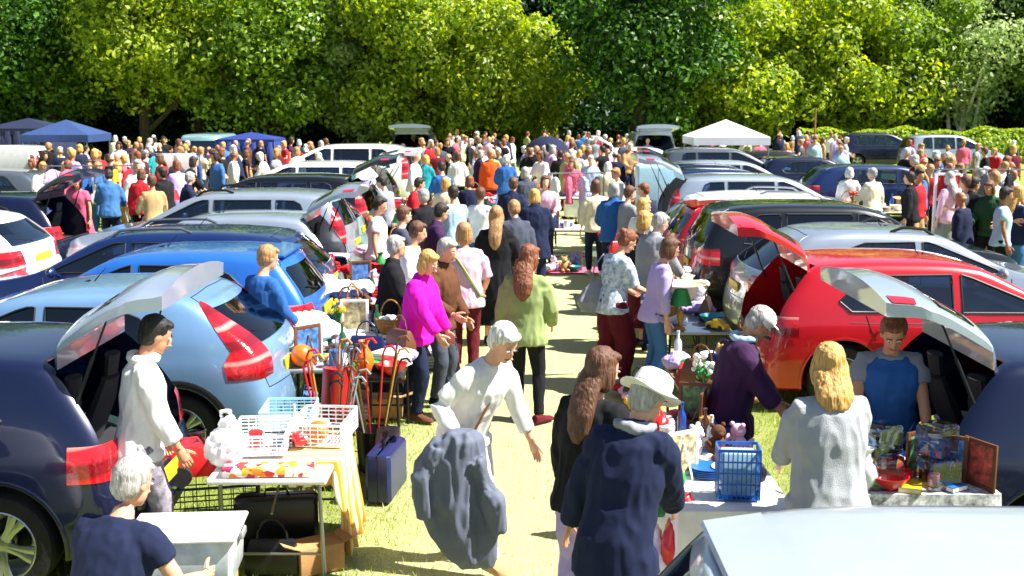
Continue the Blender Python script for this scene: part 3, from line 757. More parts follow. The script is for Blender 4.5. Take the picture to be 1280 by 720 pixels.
    if rails:
        for q in (1, -1):
            y = q * hw * .66; pts = [(x, y, (lambda h: h[0].z if h[0] else H)(ref.ray_cast(Vector((x, y, 3)), Vector((0, 0, -1)))) + dz) for x, dz in [(S['rear'][-1][0] + .15, 0), (S['rear'][-1][0] + .28, .05)] + [(S['rear'][-1][0] + .28 + (S['wt'] - .2 - S['rear'][-1][0] - .28) * t / 5, .055) for t in range(1, 6)] + [(S['wt'] - .08, .0)]]
            MB().tube(pts, .018, 8).obj('roof_rail', [M_BLKMET if rails == 'black' else M_STEEL], root)
    MB().tube([(S['rear'][-1][0] + .28, 0, H - .06), (S['rear'][-1][0] + .12, 0, H + .12)], [.008, .003], 6).tube([(S['rear'][-1][0] + .36, 0, H - .04), (S['rear'][-1][0] + .27, 0, H - .02)], [.02, .03], 8).obj('aerial', [M_BLKMET], root)
    for sx in (S['cowl'] - 1.35,) + ((S['cowl'] - 2.2,) if shape != 'van' else ()):
        for q in (1, -1):
            MB().box((sx + .05, q * .36, .62), (.5, .46, .2), 0, 0, .06).tube([(sx - .18, q * .36, .65), (sx - .3, q * .36, .95), (sx - .36, q * .36, 1.12)], [.2, .2, .14], 10, 0, (1, 0, 0), .32).tube([(sx - .36, q * .36, 1.14), (sx - .38, q * .36, min(H - .2, 1.3))], [.1, .11], 10, 0, (1, 0, 0), .4).obj('seat', [M_INTD], root)
    MB().box((S['cowl'] - .22, 0, belt - .12), (.4, W - .3, .26), 0, 0, .06).obj('dashboard', [M_INTD], root)
    return root
PAINTS = dict(gatesky=paint('sky_sheen', '#95a3b5', .15), silver=paint('silver', '#aab7c6', .55), lightblue=paint('light_blue', '#80a9d2', .45), navy=paint('navy', '#0e1738', .3), red=paint('red', '#c00a1c', .05), white=paint('white', '#eef0f2', 0),  # first entry: sky reflection on raised tailgates, put into the paint
    pearl=paint('pearl', '#b6c0cc', .3), black=paint('black', '#0c0d12', .2), teal=paint('pale_teal', '#9dc6cc', .4), blue=paint('blue', '#2a6cc4', .3), grey=paint('grey', '#5e6670', .45), burgundy=paint('burgundy', '#5e0f1a', .2), lilac=paint('lilac', '#b9b4dd', .4), dark_blue=paint('dark_blue', '#132a5e', .3))
CARPROTO = {}
def car(key, label, xrear, D, color, left=True, group=None, px=None, rz=0, scale=1, gate_color=None, **kw):
    """rear bumper at world x, near flank at depth D; left row points its nose to -X, right row to +X"""
    shape = key.split('_')[0]; k = (key, tuple(sorted(kw.items())))
    new = k not in CARPROTO
    if new: CARPROTO[k] = make_car(shape, **kw)
    r = CARPROTO[k] if new else copy_tree(CARPROTO[k])
    W = SHAPES[shape]['W'] * scale
    if px is not None: xrear = X(px, D, .6)
    put(r, (xrear, D + W / 2, 0), (math.pi if left else 0) + R(rz), scale)
    def setp(o, c):
        for i, sl in enumerate(o.material_slots):
            if sl.material and sl.material.name.startswith('paint_'): own_slot(o, i, PAINTS[c])
    def walk(o, c):
        if o.type == 'MESH': setp(o, c)
        for ch in o.children: walk(ch, gate_color if (gate_color and ch.name.startswith('tailgate')) else c)
    walk(r, color)
    tag(r, label, 'car', group); return r
# ---------------------------------------------------------------- goods, tables, fittings
def L_(c): return PLAST[c] if c in PLAST else (CLOTH[c] if c in CLOTH else PLAST['grey'])
def root_mesh(mb, name, mats, **k): return mb.obj(name, mats, None, **k)
def g_box(c):
    m = MB(); m.box((0, 0, .09), (.30, .22, .18), 0, 0, .004)
    r = root_mesh(m, 'cardboard_box', [M_CARD]); f = MB()
    for q in (1, -1): f.loft([[(q * .15, -.11, .18), (q * .15, .11, .18), (q * .15, .11, .184), (q * .15, -.11, .184)], [(q * .25, -.10, .215), (q * .25, .10, .215), (q * .25, .10, .219), (q * .25, -.10, .219)]])
    f.obj('box_flaps', [M_CARD], r); return r
def g_book(c): return root_mesh(MB().box((0, 0, .018), (.15, .21, .032), 1, 0, .002).box((0, 0, .0365), (.156, .216, .004), 0).box((0, 0, .002), (.156, .216, .004), 0).box((-.077, 0, .019), (.004, .216, .038), 0), 'book', [L_(c), PLAST['cream']])
def g_bottle(c): return root_mesh(MB().lathe([(.0, 0), (.034, 0), (.037, .01), (.037, .16), (.03, .19), (.014, .215), (.013, .27), (.016, .272), (.016, .285), (0, .285)], 14), 'bottle', [mat('bottle_' + c, dict(green='#1f5a35', brown='#4a2612', white='#cfdde0', blue='#1d4a9a').get(c, '#7a2030'), .08, 0, 1, var=.05)])
def g_mug(c): return root_mesh(MB().lathe([(0, .005), (.035, .005), (.04, .012), (.041, .09), (.037, .09), (.036, .02), (0, .016)], 16).tube([(.038, 0, .075), (.065, 0, .07), (.07, 0, .045), (.06, 0, .025), (.038, 0, .022)], .006, 6), 'mug', [L_(c)])
def g_bowl(c): return root_mesh(MB().lathe([(0, .004), (.05, .004), (.055, .012), (.10, .05), (.135, .10), (.128, .10), (.09, .05), (.04, .022), (0, .02)], 20), 'bowl', [L_(c)])
def g_vase(c): return root_mesh(MB().lathe([(0, 0), (.045, 0), (.06, .03), (.085, .11), (.07, .18), (.035, .23), (.03, .26), (.05, .295), (.044, .295), (.02, .25), (0, .24)], 18), 'vase', [L_(c)])
def g_plates(c):
    m = MB()
    for i in range(5): m.lathe([(0, i * .014), (.06, i * .014), (.125, i * .014 + .016), (.125, i * .014 + .02), (.06, i * .014 + .005), (0, i * .014 + .005)], 20)
    return root_mesh(m, 'plate_stack', [L_(c)])
def g_frame(c):
    m = MB()
    for q in (1, -1): m.box((q * .13, 0, .17), (.03, .02, .34), 0, 0, .003).box((0, 0, .17 + q * .155), (.23, .02, .03), 0, 0, .003)
    m.box((0, .004, .17), (.235, .006, .285), 1)
    m.tube([(0, .01, .25), (0, .12, .0)], .008, 5)
    a = mat('picture_' + c, dict(red='#b0463a', blue='#3f6fa8', green='#5f8a5a').get(c, '#c8b48c'), .6, var=.9, vscale=14)
    return root_mesh(m, 'picture_frame', [PLAST['brown'] if c != 'white' else PLAST['white'], a])
def g_lamp(c):
    r = root_mesh(MB().lathe([(0, 0), (.07, 0), (.07, .012), (.02, .03), (.03, .09), (.045, .14), (.02, .21), (.01, .22), (.01, .3), (0, .3)], 16), 'table_lamp', [L_('gold')])
    MB().lathe([(.12, .26), (.07, .42), (.067, .42), (.117, .26)], 20).obj('lamp_shade', [L_(c)], r); return r
def g_teddy(c):
    m = MB().sph((0, 0, .10), (.075, .06, .09)).sph((0, -.015, .22), (.06, .055, .055)).sph((0, -.065, .21), (.025, .02, .02))
    for q in (1, -1): m.sph((q * .045, 0, .27), .02).ell((q * .085, -.03, .12), (.03, 0, 0), (0, .03, 0), (q * .02, -.03, .05)).ell((q * .05, -.09, .03), (.032, 0, 0), (0, .06, 0), (0, 0, .03))
    return root_mesh(m, 'teddy_bear', [CLOTH[c] if c in CLOTH else CLOTH['tan']])
def g_clothes(c):
    m = MB()
    for i in range(4): m.box((rnd.uniform(-.01, .01), rnd.uniform(-.01, .01), .018 + i * .033), (.30, .24, .032), 0, rnd.uniform(-.08, .08), .014)
    return root_mesh(m, 'folded_clothes', [CLOTH[c] if c in CLOTH else CLOTH['grey']])
def g_heap(c):
    m = MB()
    for i in range(9): m.ell((rnd.uniform(-.14, .14), rnd.uniform(-.12, .12), .04 + rnd.random() * .05), (rnd.uniform(.07, .13), .04, 0), (-.03, rnd.uniform(.05, .1), .01), (0, .01, rnd.uniform(.03, .06)))
    me = remesh(m, .012, 2, .02, 16, 1, rnd.random() * 9, ridge=.6); me.materials.append(CLOTH[c] if c in CLOTH else CLOTH['red']); return link('clothes_heap', me)
def g_basket(c):
    m = MB().lathe([(0, .005), (.12, .005), (.155, .08), (.165, .15), (.155, .155), (.14, .09), (.11, .02), (0, .02)], 20)
    r = root_mesh(m, 'wicker_basket', [M_WICK]); MB().tube([(.15 * math.cos(a), 0, .14 + .2 * math.sin(a)) for a in [math.pi * i / 10 for i in range(11)]], .009, 6).obj('handle', [M_WICK], r)
    f = MB()
    for i in range(9): f.sph((rnd.uniform(-.09, .09), rnd.uniform(-.09, .09), .13 + rnd.random() * .03), .035, 10, 6)
    f.obj('contents', [L_(c)], r); return r
def g_toycar(c):
    m = MB().loft([[(x, -.05, z0), (x, .05, z0), (x, .05, z1 - .01), (x, .04, z1), (x, -.04, z1), (x, -.05, z1 - .01)] for x, z0, z1 in ((-.12, .03, .06), (-.11, .02, .07), (-.06, .02, .075), (-.03, .02, .11), (.04, .02, .11), (.08, .02, .07), (.12, .02, .06), (.125, .03, .05))])
    r = root_mesh(m, 'toy_car', [L_(c)])
    for x in (-.07, .07):
        for q in (1, -1): MB().lathe([(0, -.012), (.025, -.012), (.025, .012), (0, .012)], 12).xf(Matrix.Translation((x, q * .05, .025)) @ Matrix.Rotation(R(90), 4, 'X')).obj('wheel', [M_TYRE], r)
    return r
def g_shoes(c):
    m = MB()
    for q in (1, -1):
        rg = lambda y, w, h: [(q * .055 + w * math.cos(2 * math.pi * j / 10), y, h / 2 + h / 2 * math.sin(2 * math.pi * j / 10)) for j in range(10)]
        m.loft([rg(-.13, .02, .06), rg(-.11, .035, .10), rg(-.03, .035, .09), rg(.04, .042, .06), (rg(.11, .044, .05)), rg(.15, .02, .035)])
    return root_mesh(m, 'pair_of_shoes', [L_(c)])
def g_ball(c): return root_mesh(MB().sph((0, 0, .1), .1, 18, 12), 'ball', [L_(c)])
def g_handbag(c):
    m = MB().loft([[(x * k, y * j, z) for x, y in ((-.17, -.05), (.17, -.05), (.17, .05), (-.17, .05))] for z, k, j in ((0, .9, 1), (.02, 1, 1.25), (.12, 1, 1.1), (.22, .85, .5), (.235, .8, .3))])
    r = root_mesh(m, 'handbag', [L_(c)], angle=60); MB().tube([(.1 * math.cos(a), 0, .22 + .15 * math.sin(a)) for a in [math.pi * i / 8 for i in range(9)]], .008, 6).obj('strap', [L_(c)], r); return r
def g_tin(c): return root_mesh(MB().lathe([(0, 0), (.06, 0), (.06, .13), (.063, .13), (.063, .15), (0, .152)], 18), 'tin', [L_(c)])
def g_flowers(c):
    m = MB().lathe([(0, 0), (.05, 0), (.07, .11), (.062, .11), (0, .09)], 14, 2)
    for i in range(16):
        a, r_ = rnd.random() * 6.28, rnd.uniform(.02, .11); e = Vector((r_ * math.cos(a), r_ * math.sin(a), rnd.uniform(.2, .33)))
        m.tube([(0, 0, .08), e * .6, e], .004, 4, 1).sph(e, rnd.uniform(.018, .032), 7, 5, 0).ell(e * .7 + Vector((0, 0, .03)), (.035, 0, .01), (0, .015, 0), (0, 0, .004), 6, 4, 1)
    return root_mesh(m, 'potted_flowers', [L_(c), L_('green'), L_('brown')])
def g_suitcase(c):
    r = root_mesh(MB().box((0, 0, .2), (.55, .2, .38), 0, 0, .03), 'suitcase', [L_(c)])
    MB().tube([(-.08, 0, .39), (-.07, 0, .43), (.07, 0, .43), (.08, 0, .39)], .012, 6).obj('handle', [M_BLKMET], r)
    MB().box((0, 0, .2), (.555, .022, .384), 0, 0, .03).obj('zip_band', [M_BLKMET], r); return r
KINDS_ = dict(box=(g_box, 'cardboard box', 'box'), book=(g_book, 'hardback book', 'book'), bottle=(g_bottle, 'glass bottle', 'bottle'), mug=(g_mug, 'mug', 'mug'), bowl=(g_bowl, 'round bowl', 'bowl'), vase=(g_vase, 'curvy vase', 'vase'),
    plates=(g_plates, 'stack of plates', 'plates'), frame=(g_frame, 'framed picture', 'picture'), lamp=(g_lamp, 'table lamp', 'lamp'), teddy=(g_teddy, 'soft teddy bear', 'toy'), clothes=(g_clothes, 'pile of folded clothes', 'clothes'), heap=(g_heap, 'crumpled heap of clothes', 'clothes'),
    basket=(g_basket, 'wicker basket', 'basket'), toycar=(g_toycar, 'toy car', 'toy'), shoes=(g_shoes, 'pair of shoes', 'shoes'), ball=(g_ball, 'ball', 'ball'), handbag=(g_handbag, 'handbag', 'bag'), tin=(g_tin, 'round tin', 'tin'), flowers=(g_flowers, 'pot of flowers', 'flowers'), suitcase=(g_suitcase, 'suitcase', 'suitcase'))
COLS = dict(box=['brown'], book=['red', 'blue', 'green', 'black', 'yellow', 'navy'], bottle=['green', 'brown', 'white', 'blue'], mug=['white', 'red', 'blue', 'yellow', 'pink'], bowl=['white', 'blue', 'cream', 'teal', 'red'], vase=['white', 'blue', 'green', 'orange', 'pale_blue'],
    plates=['white', 'cream', 'blue'], frame=['red', 'blue', 'green', 'white'], lamp=['cream', 'red', 'white', 'green'], teddy=['tan', 'brown', 'white', 'pink'], clothes=['red', 'navy', 'white', 'pink', 'grey', 'teal'], heap=['red', 'navy', 'white', 'pink', 'yellow', 'lilac'], basket=['orange', 'red', 'white'],
    toycar=['red', 'blue', 'yellow', 'green'], shoes=['black', 'brown', 'white', 'red'], ball=['red', 'yellow', 'blue', 'orange'], handbag=['black', 'brown', 'red', 'navy'], tin=['red', 'gold', 'blue', 'white'], flowers=['red', 'pink', 'yellow', 'white'], suitcase=['navy', 'black', 'red', 'brown'])
GP = {}; USED = set()
def good(kind, colour, loc, rz, where, sc=1, group=None, extra=''):
    """one article for sale; the first of a kind and colour is built, the rest are copies"""
    k = (kind, colour); f, nm, cat = KINDS_[kind]
    if k not in GP: GP[k] = f(colour); o = GP[k]
    else: o = copy_tree(GP[k])
    put(o, loc, rz, sc)
    cn = colour.replace('_', ' ')
    lab = (nm if kind == 'box' else nm + ' of ' + cn if kind in () else cn + ' ' + nm) + ' ' + where
    if kind == 'box': lab = 'brown open ' + lab
    if kind == 'basket': lab = nm + ' of ' + cn + ' things ' + where
    if kind == 'frame': lab = nm + ' with ' + cn + ' tones ' + where
    tag(o, lab, cat, group or 'goods ' + where); USED.add(lab); return o
SIDE = {}
def spread(cx, cy, z, lx, ly, n, where, rz=0, kinds=None, sc=1.0, seed=None):
    """articles set out in a loose grid on a table or sheet"""
    rr = random.Random(seed if seed is not None else int(cx * 100 + cy * 37)); kinds = kinds or list(KINDS_)
    kinds = [k for k in kinds if k != 'suitcase']; pool = [(k, c) for k in kinds for c in COLS[k] if not any(u.endswith(where) and (c.replace('_', ' ') in u) and KINDS_[k][1] in u for u in USED)]
    rr.shuffle(pool); big = [q for q in pool if q[0] in ('lamp', 'vase', 'ball', 'flowers')]; pool = [q for q in pool if q not in big] + big; pool.insert(0, big[0]) if big and n > 6 else None; pool = list(dict.fromkeys(pool)); nx = max(1, round(math.sqrt(n * lx / ly))); ny = max(1, math.ceil(n / nx)); i = 0
    for a in range(nx):
        for b in range(ny):
            if i >= n or i >= len(pool): return
            k, c = pool[i]; i += 1
            x = (-.5 + (a + .5) / nx) * lx + rr.uniform(-.03, .03); y = (-.5 + (b + .5) / ny) * ly + rr.uniform(-.03, .03)
            good(k, c, (cx + x * math.cos(rz) - y * math.sin(rz), cy + x * math.sin(rz) + y * math.cos(rz), z), rr.uniform(0, 6.28), where, sc)
def folding_table(cx, cy, lx, ly, z, label, top=M_DARKPL, rz=0, leg=M_BLKMET, group='trestle tables set out with goods'):
    t = empty('folding_table'); put(t, (cx, cy, 0), rz); tag(t, label, 'table', group)
    MB().box((0, 0, z - .02), (lx, ly, .035), 0, 0, .008).obj('tabletop', [top], t)
    for sx in (1, -1):
        for sy in (1, -1):
            MB().tube([(sx * (lx / 2 - .06), sy * (ly / 2 - .1), z - .04), (sx * (lx / 2 - .05), sy * (ly / 2 - .16), .0)], .013, 8).obj('leg', [leg], t)
    for sy in (1, -1):
        MB().tube([(-(lx / 2 - .055), sy * (ly / 2 - .14), .18), ((lx / 2 - .055), sy * (ly / 2 - .14), .18)], .01, 6).obj('crossbar', [leg], t); MB().tube([(-(lx / 2 - .06), sy * (ly / 2 - .11), z - .06), ((lx / 2 - .06), sy * (ly / 2 - .11), z - .06)], .01, 6).obj('crossbar', [leg], t)
        MB().tube([(0, 0, z - .05), (0, sy * (ly / 2 - .13), .45)], .008, 6).obj('brace', [leg], t)
    return t
def drape(cx, cy, lx, ly, z, drops, label, m, rz=0, amp=.025, name='tablecloth', group=None):
    """cloth over a table: top sheet plus hanging sides (right, far, left, near drops)"""
    bm = MB(); N = 18; ring = []
    hx, hy = lx / 2, ly / 2
    per = [(hx, -hy + 2 * hy * t / N, 0) for t in range(N)] + [(hx - 2 * hx * t / N, hy, 1) for t in range(N)] + [(-hx, hy - 2 * hy * t / N, 2) for t in range(N)] + [(-hx + 2 * hx * t / N, -hy, 3) for t in range(N)]
    levels = [0, .03, .2, .45, .7, 1]; nrm = [(1, 0), (0, 1), (-1, 0), (0, -1)]
    n = len(per); vs = []
    for k, l in enumerate(levels):
        for i, (x, y, s_) in enumerate(per):
            t = (i % N) / N
            d = lerp(drops[s_], drops[(s_ - 1) % 4], max(0, .5 - t * 6)) if t < 1 / 12 else (lerp(drops[s_], drops[(s_ + 1) % 4], max(0, (t - 11 / 12) * 6)) if t > 11 / 12 else drops[s_])
            w_ = amp * l * (math.sin(i * 1.35) + .6 * math.sin(i * 2.6 + 1)) * min(1, d * 2.5)
            o_ = .012 + .03 * l * min(1, d * 2) + w_
            vs.append((x + nrm[s_][0] * o_, y + nrm[s_][1] * o_, z + .006 - (.004 if k == 1 else 0) - d * l))
    fs = [tuple(range(n))] + [(k * n + i, (k + 1) * n + i, (k + 1) * n + (i + 1) % n, k * n + (i + 1) % n) for k in range(len(levels) - 1) for i in range(n)]
    bm.add(vs, fs); o = bm.obj(name, [m], None, angle=50); put(o, (cx, cy, 0), rz); s_ = o.modifiers.new('s', 'SOLIDIFY'); s_.thickness = .004
    tag(o, label, 'tablecloth', group); return o
def stripes(name, a, b, sc, axis='X', c=None):
    m, nt, p = base_mat(name); p.inputs['Roughness'].default_value = .85; L = nt.links
    tc = nd(nt, 'ShaderNodeTexCoord'); w_ = nd(nt, 'ShaderNodeTexWave', i_Scale=sc, i_Distortion=.6); w_.bands_direction = axis; L.new(tc.outputs['Object'], w_.inputs[0])
    r = nd(nt, 'ShaderNodeValToRGB'); r.color_ramp.interpolation = 'CONSTANT'; e = r.color_ramp.elements; e[0].color = lin(a); e[1].position = .5; e[1].color = lin(b)
    if c: q = e.new(.8); q.color = lin(c)
    L.new(w_.outputs[0], r.inputs[0]); L.new(r.outputs[0], p.inputs[0]); MATS[name] = m; return m
def crate(lx, ly, h, m, label, loc, rz=0, n=7, group=None):
    """openwork plastic crate: floor, lattice walls, rim"""
    r = MB(); t = .008
    r.box((0, 0, .006), (lx, ly, .008))
    for q in (1, -1):
        for z in np.linspace(.03, h, 5):
            r.box((0, q * ly / 2, z), (lx, t, t * (1 if z < h - .01 else 2.2))).box((q * lx / 2, 0, z), (t, ly - t - .002, t * (1 if z < h - .01 else 2.2)))
        for i in range(n + 1):
            x = -lx / 2 + lx * i / n; r.box((x, q * (ly / 2 + .0015), h / 2), (t * .8, t * .8, h - .01))
            y = -ly / 2 + ly * i / n; r.box((q * (lx / 2 + .0015), y, h / 2), (t * .8, t * .8, h - .014))
    o = r.obj('openwork_crate', [m]); put(o, loc, rz); tag(o, label, 'crate', group); return o
def clothes_rail(cx, cy, length, rz, label, cols, where, h=1.6, group='clothes rails'):
    t = empty('clothes_rail'); put(t, (cx, cy, 0), rz); tag(t, label, 'clothes rail', group)
    MB().tube([(-length / 2, 0, h), (length / 2, 0, h)], .014, 8).obj('rail', [M_STEEL], t)
    for q in (1, -1):
        MB().tube([(q * length / 2, 0, h), (q * length / 2, 0, .05)], .014, 8).obj('upright', [M_STEEL], t)
        MB().tube([(q * length / 2, -.28, .03), (q * length / 2, .28, .03)], .014, 8).obj('foot', [M_STEEL], t)
    n = len(cols)
    for i, (c, kind) in enumerate(cols):
        x = -length / 2 + length * (i + .5) / n; o = garment(c, kind)
        put(o, (cx + x * math.cos(rz), cy + x * math.sin(rz), h - .02), rz + R(rnd.uniform(55, 100)))
        tag(o, c.replace('_', ' ') + ' ' + kind + ' hanging on ' + where, kind, 'garments hanging on ' + where)
GARM = {}
def garment(c, kind):
    k = (c, kind)
    if k in GARM: return copy_tree(GARM[k])
    m = MB(); Ln = dict(dress=1.05, coat=.85, shirt=.62, blouse=.6)[kind]; wd = dict(dress=.26, coat=.24, shirt=.22, blouse=.21)[kind]
    def rg(z, w_, d): return [(w_ * math.cos(2 * math.pi * j / 14), d * math.sin(2 * math.pi * j / 14), z) for j in range(14)]
    m.loft([rg(-.06, .05, .03), rg(-.10, .15, .045), rg(-.16, .2, .055), rg(-.35, .18, .06), rg(-.55, .19, .065), rg(-Ln, wd, .08)])
    for q in (1, -1): m.tube([(q * .15, 0, -.13), (q * .24, 0, -.32), (q * .26, 0, -.6 if kind != 'dress' else -.36)], [.055, .05, .045], 8)
    me = remesh(m, .018, 2, .02, 9, .25, len(c), ridge=.6); me.materials.append(CLOTH[c]); o = link(kind, me)
    MB().tube([(-.17, 0, -.12), (0, 0, -.045), (.17, 0, -.12)], .006, 5).tube([(0, 0, -.045), (0, 0, .0), (.02, 0, .035), (0, 0, .05), (-.02, 0, .035)], .004, 5).obj('hanger', [M_STEEL], o)
    GARM[k] = o; return o
def gazebo(loc, lx, ly, h, hp, m, label, closed=None, cat='gazebo'):
    t = empty('gazebo'); put(t, loc); tag(t, label, cat, 'gazebos and tents at the far edge of the field')
    b = MB(); vs = [(-lx / 2, -ly / 2, h), (lx / 2, -ly / 2, h), (lx / 2, ly / 2, h), (-lx / 2, ly / 2, h), (-lx / 2, -ly / 2, h - .25), (lx / 2, -ly / 2, h - .25), (lx / 2, ly / 2, h - .25), (-lx / 2, ly / 2, h - .25), (0, 0, hp)]
    fs = [(i, (i + 1) % 4, 8) for i in range(4)] + [(i + 4, (i + 1) % 4 + 4, (i + 1) % 4, i) for i in range(4)]
    b.add(vs, fs); o = b.obj('canopy', [m], t, smooth=False); s_ = o.modifiers.new('s', 'SOLIDIFY'); s_.thickness = .02
    for q in (1, -1):
        for p in (1, -1): MB().tube([(q * (lx / 2 - .06), p * (ly / 2 - .06), 0), (q * (lx / 2 - .06), p * (ly / 2 - .06), h)], .025, 8).obj('pole', [M_STEEL], t)
    if closed:
        c = MB(); N = 24
        for (x0, y0, x1, y1) in ((-lx / 2, ly / 2, lx / 2, ly / 2), (-lx / 2, -ly / 2, -lx / 2, ly / 2), (lx / 2, -ly / 2, lx / 2, ly / 2)) + (((-lx / 2, -ly / 2, lx / 2, -ly / 2),) if closed == 2 else ()):
            vs = []
            for i in range(N + 1):
                u = i / N; wv = .03 * math.sin(i * 1.9)
                for z in (.05, h * .5, h - .1): vs.append((x0 + (x1 - x0) * u + (wv if x0 == x1 else 0), y0 + (y1 - y0) * u + (wv if y0 == y1 else 0), z))
            c.add(vs, [(i * 3 + k, i * 3 + 3 + k, i * 3 + 4 + k, i * 3 + 1 + k) for i in range(N) for k in (0, 1)])
        o = c.obj('side_wall', [m], t); s_ = o.modifiers.new('s', 'SOLIDIFY'); s_.thickness = .01
    return t
# ---------------------------------------------------------------- ground and vegetation
def ground():
    m, nt, p = base_mat('field_grass'); L = nt.links; p.inputs['Roughness'].default_value = .95; p.inputs['Specular IOR Level'].default_value = .1
    tc = nd(nt, 'ShaderNodeTexCoord'); sx = nd(nt, 'ShaderNodeSeparateXYZ'); L.new(tc.outputs['Object'], sx.inputs[0])
    n1 = nd(nt, 'ShaderNodeTexNoise', i_Scale=.45, i_Detail=6.0, i_Roughness=.6); n2 = nd(nt, 'ShaderNodeTexNoise', i_Scale=9.0, i_Detail=8.0, i_Roughness=.75); n3 = nd(nt, 'ShaderNodeTexNoise', i_Scale=70.0, i_Detail=4.0, i_Roughness=.7)
    for n in (n1, n2, n3): L.new(tc.outputs['Object'], n.inputs['Vector'])
    # the trodden path down the middle is worn to straw; away from it the grass is green
    ab = nd(nt, 'ShaderNodeMath', operation='MULTIPLY_ADD'); ab.inputs[1].default_value = -.03; L.new(sx.outputs[1], ab.inputs[0]); ab.inputs[2].default_value = -.18
    ad = nd(nt, 'ShaderNodeMath', operation='ADD'); L.new(sx.outputs[0], ad.inputs[0]); L.new(ab.outputs[0], ad.inputs[1])
    av = nd(nt, 'ShaderNodeMath', operation='ABSOLUTE'); L.new(ad.outputs[0], av.inputs[0])
    w1 = nd(nt, 'ShaderNodeMath', operation='MULTIPLY_ADD'); L.new(n1.outputs[0], w1.inputs[0]); w1.inputs[1].default_value = 1.1; L.new(av.outputs[0], w1.inputs[2])
    w2 = nd(nt, 'ShaderNodeMath', operation='MULTIPLY_ADD'); L.new(n2.outputs[0], w2.inputs[0]); w2.inputs[1].default_value = 1.1; L.new(w1.outputs[0], w2.inputs[2])
    mr = nd(nt, 'ShaderNodeMapRange'); L.new(w2.outputs[0], mr.inputs[0]); mr.inputs[1].default_value = 1.95; mr.inputs[2].default_value = 3.1
    straw = nd(nt, 'ShaderNodeValToRGB'); L.new(n3.outputs[0], straw.inputs[0]); straw.color_ramp.elements[0].position = .35; straw.color_ramp.elements[0].color = lin('#bdbf78'); straw.color_ramp.elements[1].position = .65; straw.color_ramp.elements[1].color = lin('#e9ebb6')
    green = nd(nt, 'ShaderNodeValToRGB'); L.new(n3.outputs[0], green.inputs[0]); green.color_ramp.elements[0].position = .35; green.color_ramp.elements[0].color = lin('#6f8530'); green.color_ramp.elements[1].position = .68; green.color_ramp.elements[1].color = lin('#b4bd66')
    mx = nd(nt, 'ShaderNodeMix', data_type='RGBA'); L.new(mr.outputs[0], mx.inputs[0]); L.new(straw.outputs[0], mx.inputs[6]); L.new(green.outputs[0], mx.inputs[7]); L.new(mx.outputs[2], p.inputs[0])
    b = nd(nt, 'ShaderNodeBump', i_Strength=.9, i_Distance=.05); L.new(n3.outputs[0], b.inputs['Height']); L.new(b.outputs[0], p.inputs['Normal'])
    # one sheet to the horizon, finer near the camera, gently uneven
    xs = sorted(set([-900, -300, -120, -60] + [x * 2 for x in range(-15, 16)] + [60, 120, 300, 900])); ys = [-60, -20] + [y * 2 for y in range(-2, 42)] + [100, 140, 220, 400, 900, 1500]
    vs = [(x, y, .02 * noise.noise(Vector((x * .3, y * .3, 0))) - .012) for y in ys for x in xs]; nx = len(xs)
    fs = [(j * nx + i, j * nx + i + 1, (j + 1) * nx + i + 1, (j + 1) * nx + i) for j in range(len(ys) - 1) for i in range(nx - 1)]
    o = MB().add(vs, fs).obj('ground', [m]); o['kind'] = 'structure'; return o
def np_mesh(name, co, faces_n, mats, mi=None):
    """co: (n*faces_n, 3) unshared corners"""
    n = len(co) // faces_n; me = bpy.data.meshes.new(name); me.vertices.add(len(co)); me.vertices.foreach_set('co', co.ravel().astype(np.float32))
    me.loops.add(len(co)); me.loops.foreach_set('vertex_index', np.arange(len(co), dtype=np.int32)); me.polygons.add(n)
    me.polygons.foreach_set('loop_start', np.arange(0, len(co), faces_n, dtype=np.int32)); me.polygons.foreach_set('loop_total', np.full(n, faces_n, np.int32))
    for m in mats: me.materials.append(m)
    if mi is not None: me.polygons.foreach_set('material_index', mi.astype(np.int32))
    me.update(calc_edges=True); return me
def leaf_mat(name, a, b, tr):
    m = bpy.data.materials.new(name); m.use_nodes = True; nt = m.node_tree; nt.nodes.clear(); L = nt.links
    o = nd(nt, 'ShaderNodeOutputMaterial'); g = nd(nt, 'ShaderNodeNewGeometry'); r = nd(nt, 'ShaderNodeValToRGB'); L.new(g.outputs['Random Per Island'], r.inputs[0])
    r.color_ramp.elements[0].color = lin(a); r.color_ramp.elements[1].color = lin(b)
    d = nd(nt, 'ShaderNodeBsdfPrincipled', i_Roughness=.45); d.inputs['Specular IOR Level'].default_value = .35; t = nd(nt, 'ShaderNodeBsdfTranslucent'); L.new(r.outputs[0], d.inputs[0])
    h = nd(nt, 'ShaderNodeHueSaturation', i_Saturation=1.15, i_Value=1.5); h.inputs['Hue'].default_value = .495; L.new(r.outputs[0], h.inputs['Color']); L.new(h.outputs[0], t.inputs[0])
    x = nd(nt, 'ShaderNodeMixShader'); x.inputs[0].default_value = tr; L.new(d.outputs[0], x.inputs[1]); L.new(t.outputs[0], x.inputs[2]); L.new(x.outputs[0], o.inputs[0]); return m
LEAF = dict(bright=leaf_mat('leaves_bright', '#3d6a16', '#c6d24c', .42), mid=leaf_mat('leaves_mid', '#2a5216', '#98b440', .35), dark=leaf_mat('leaves_dark', '#173a14', '#5f8c30', .28), shade=leaf_mat('leaves_shade', '#14301a', '#2c4e24', .15), pale=leaf_mat('leaves_pale', '#7f9c58', '#b9c98a', .3), yellow=leaf_mat('leaves_yellow', '#5f8a1e', '#c2cc44', .4))  # ramps paint sunlit and shaded leaf tones; darkest pair paints the gloom behind
BARK = mat('bark', '#3a3028', .9, var=.4, vscale=5, bump=.8, bscale=12, stretch=(1, 1, .2)); BIRCH = mat('birch_bark', '#cfccc4', .8, var=.4, vscale=3, bump=.3, stretch=(1, 1, 4))
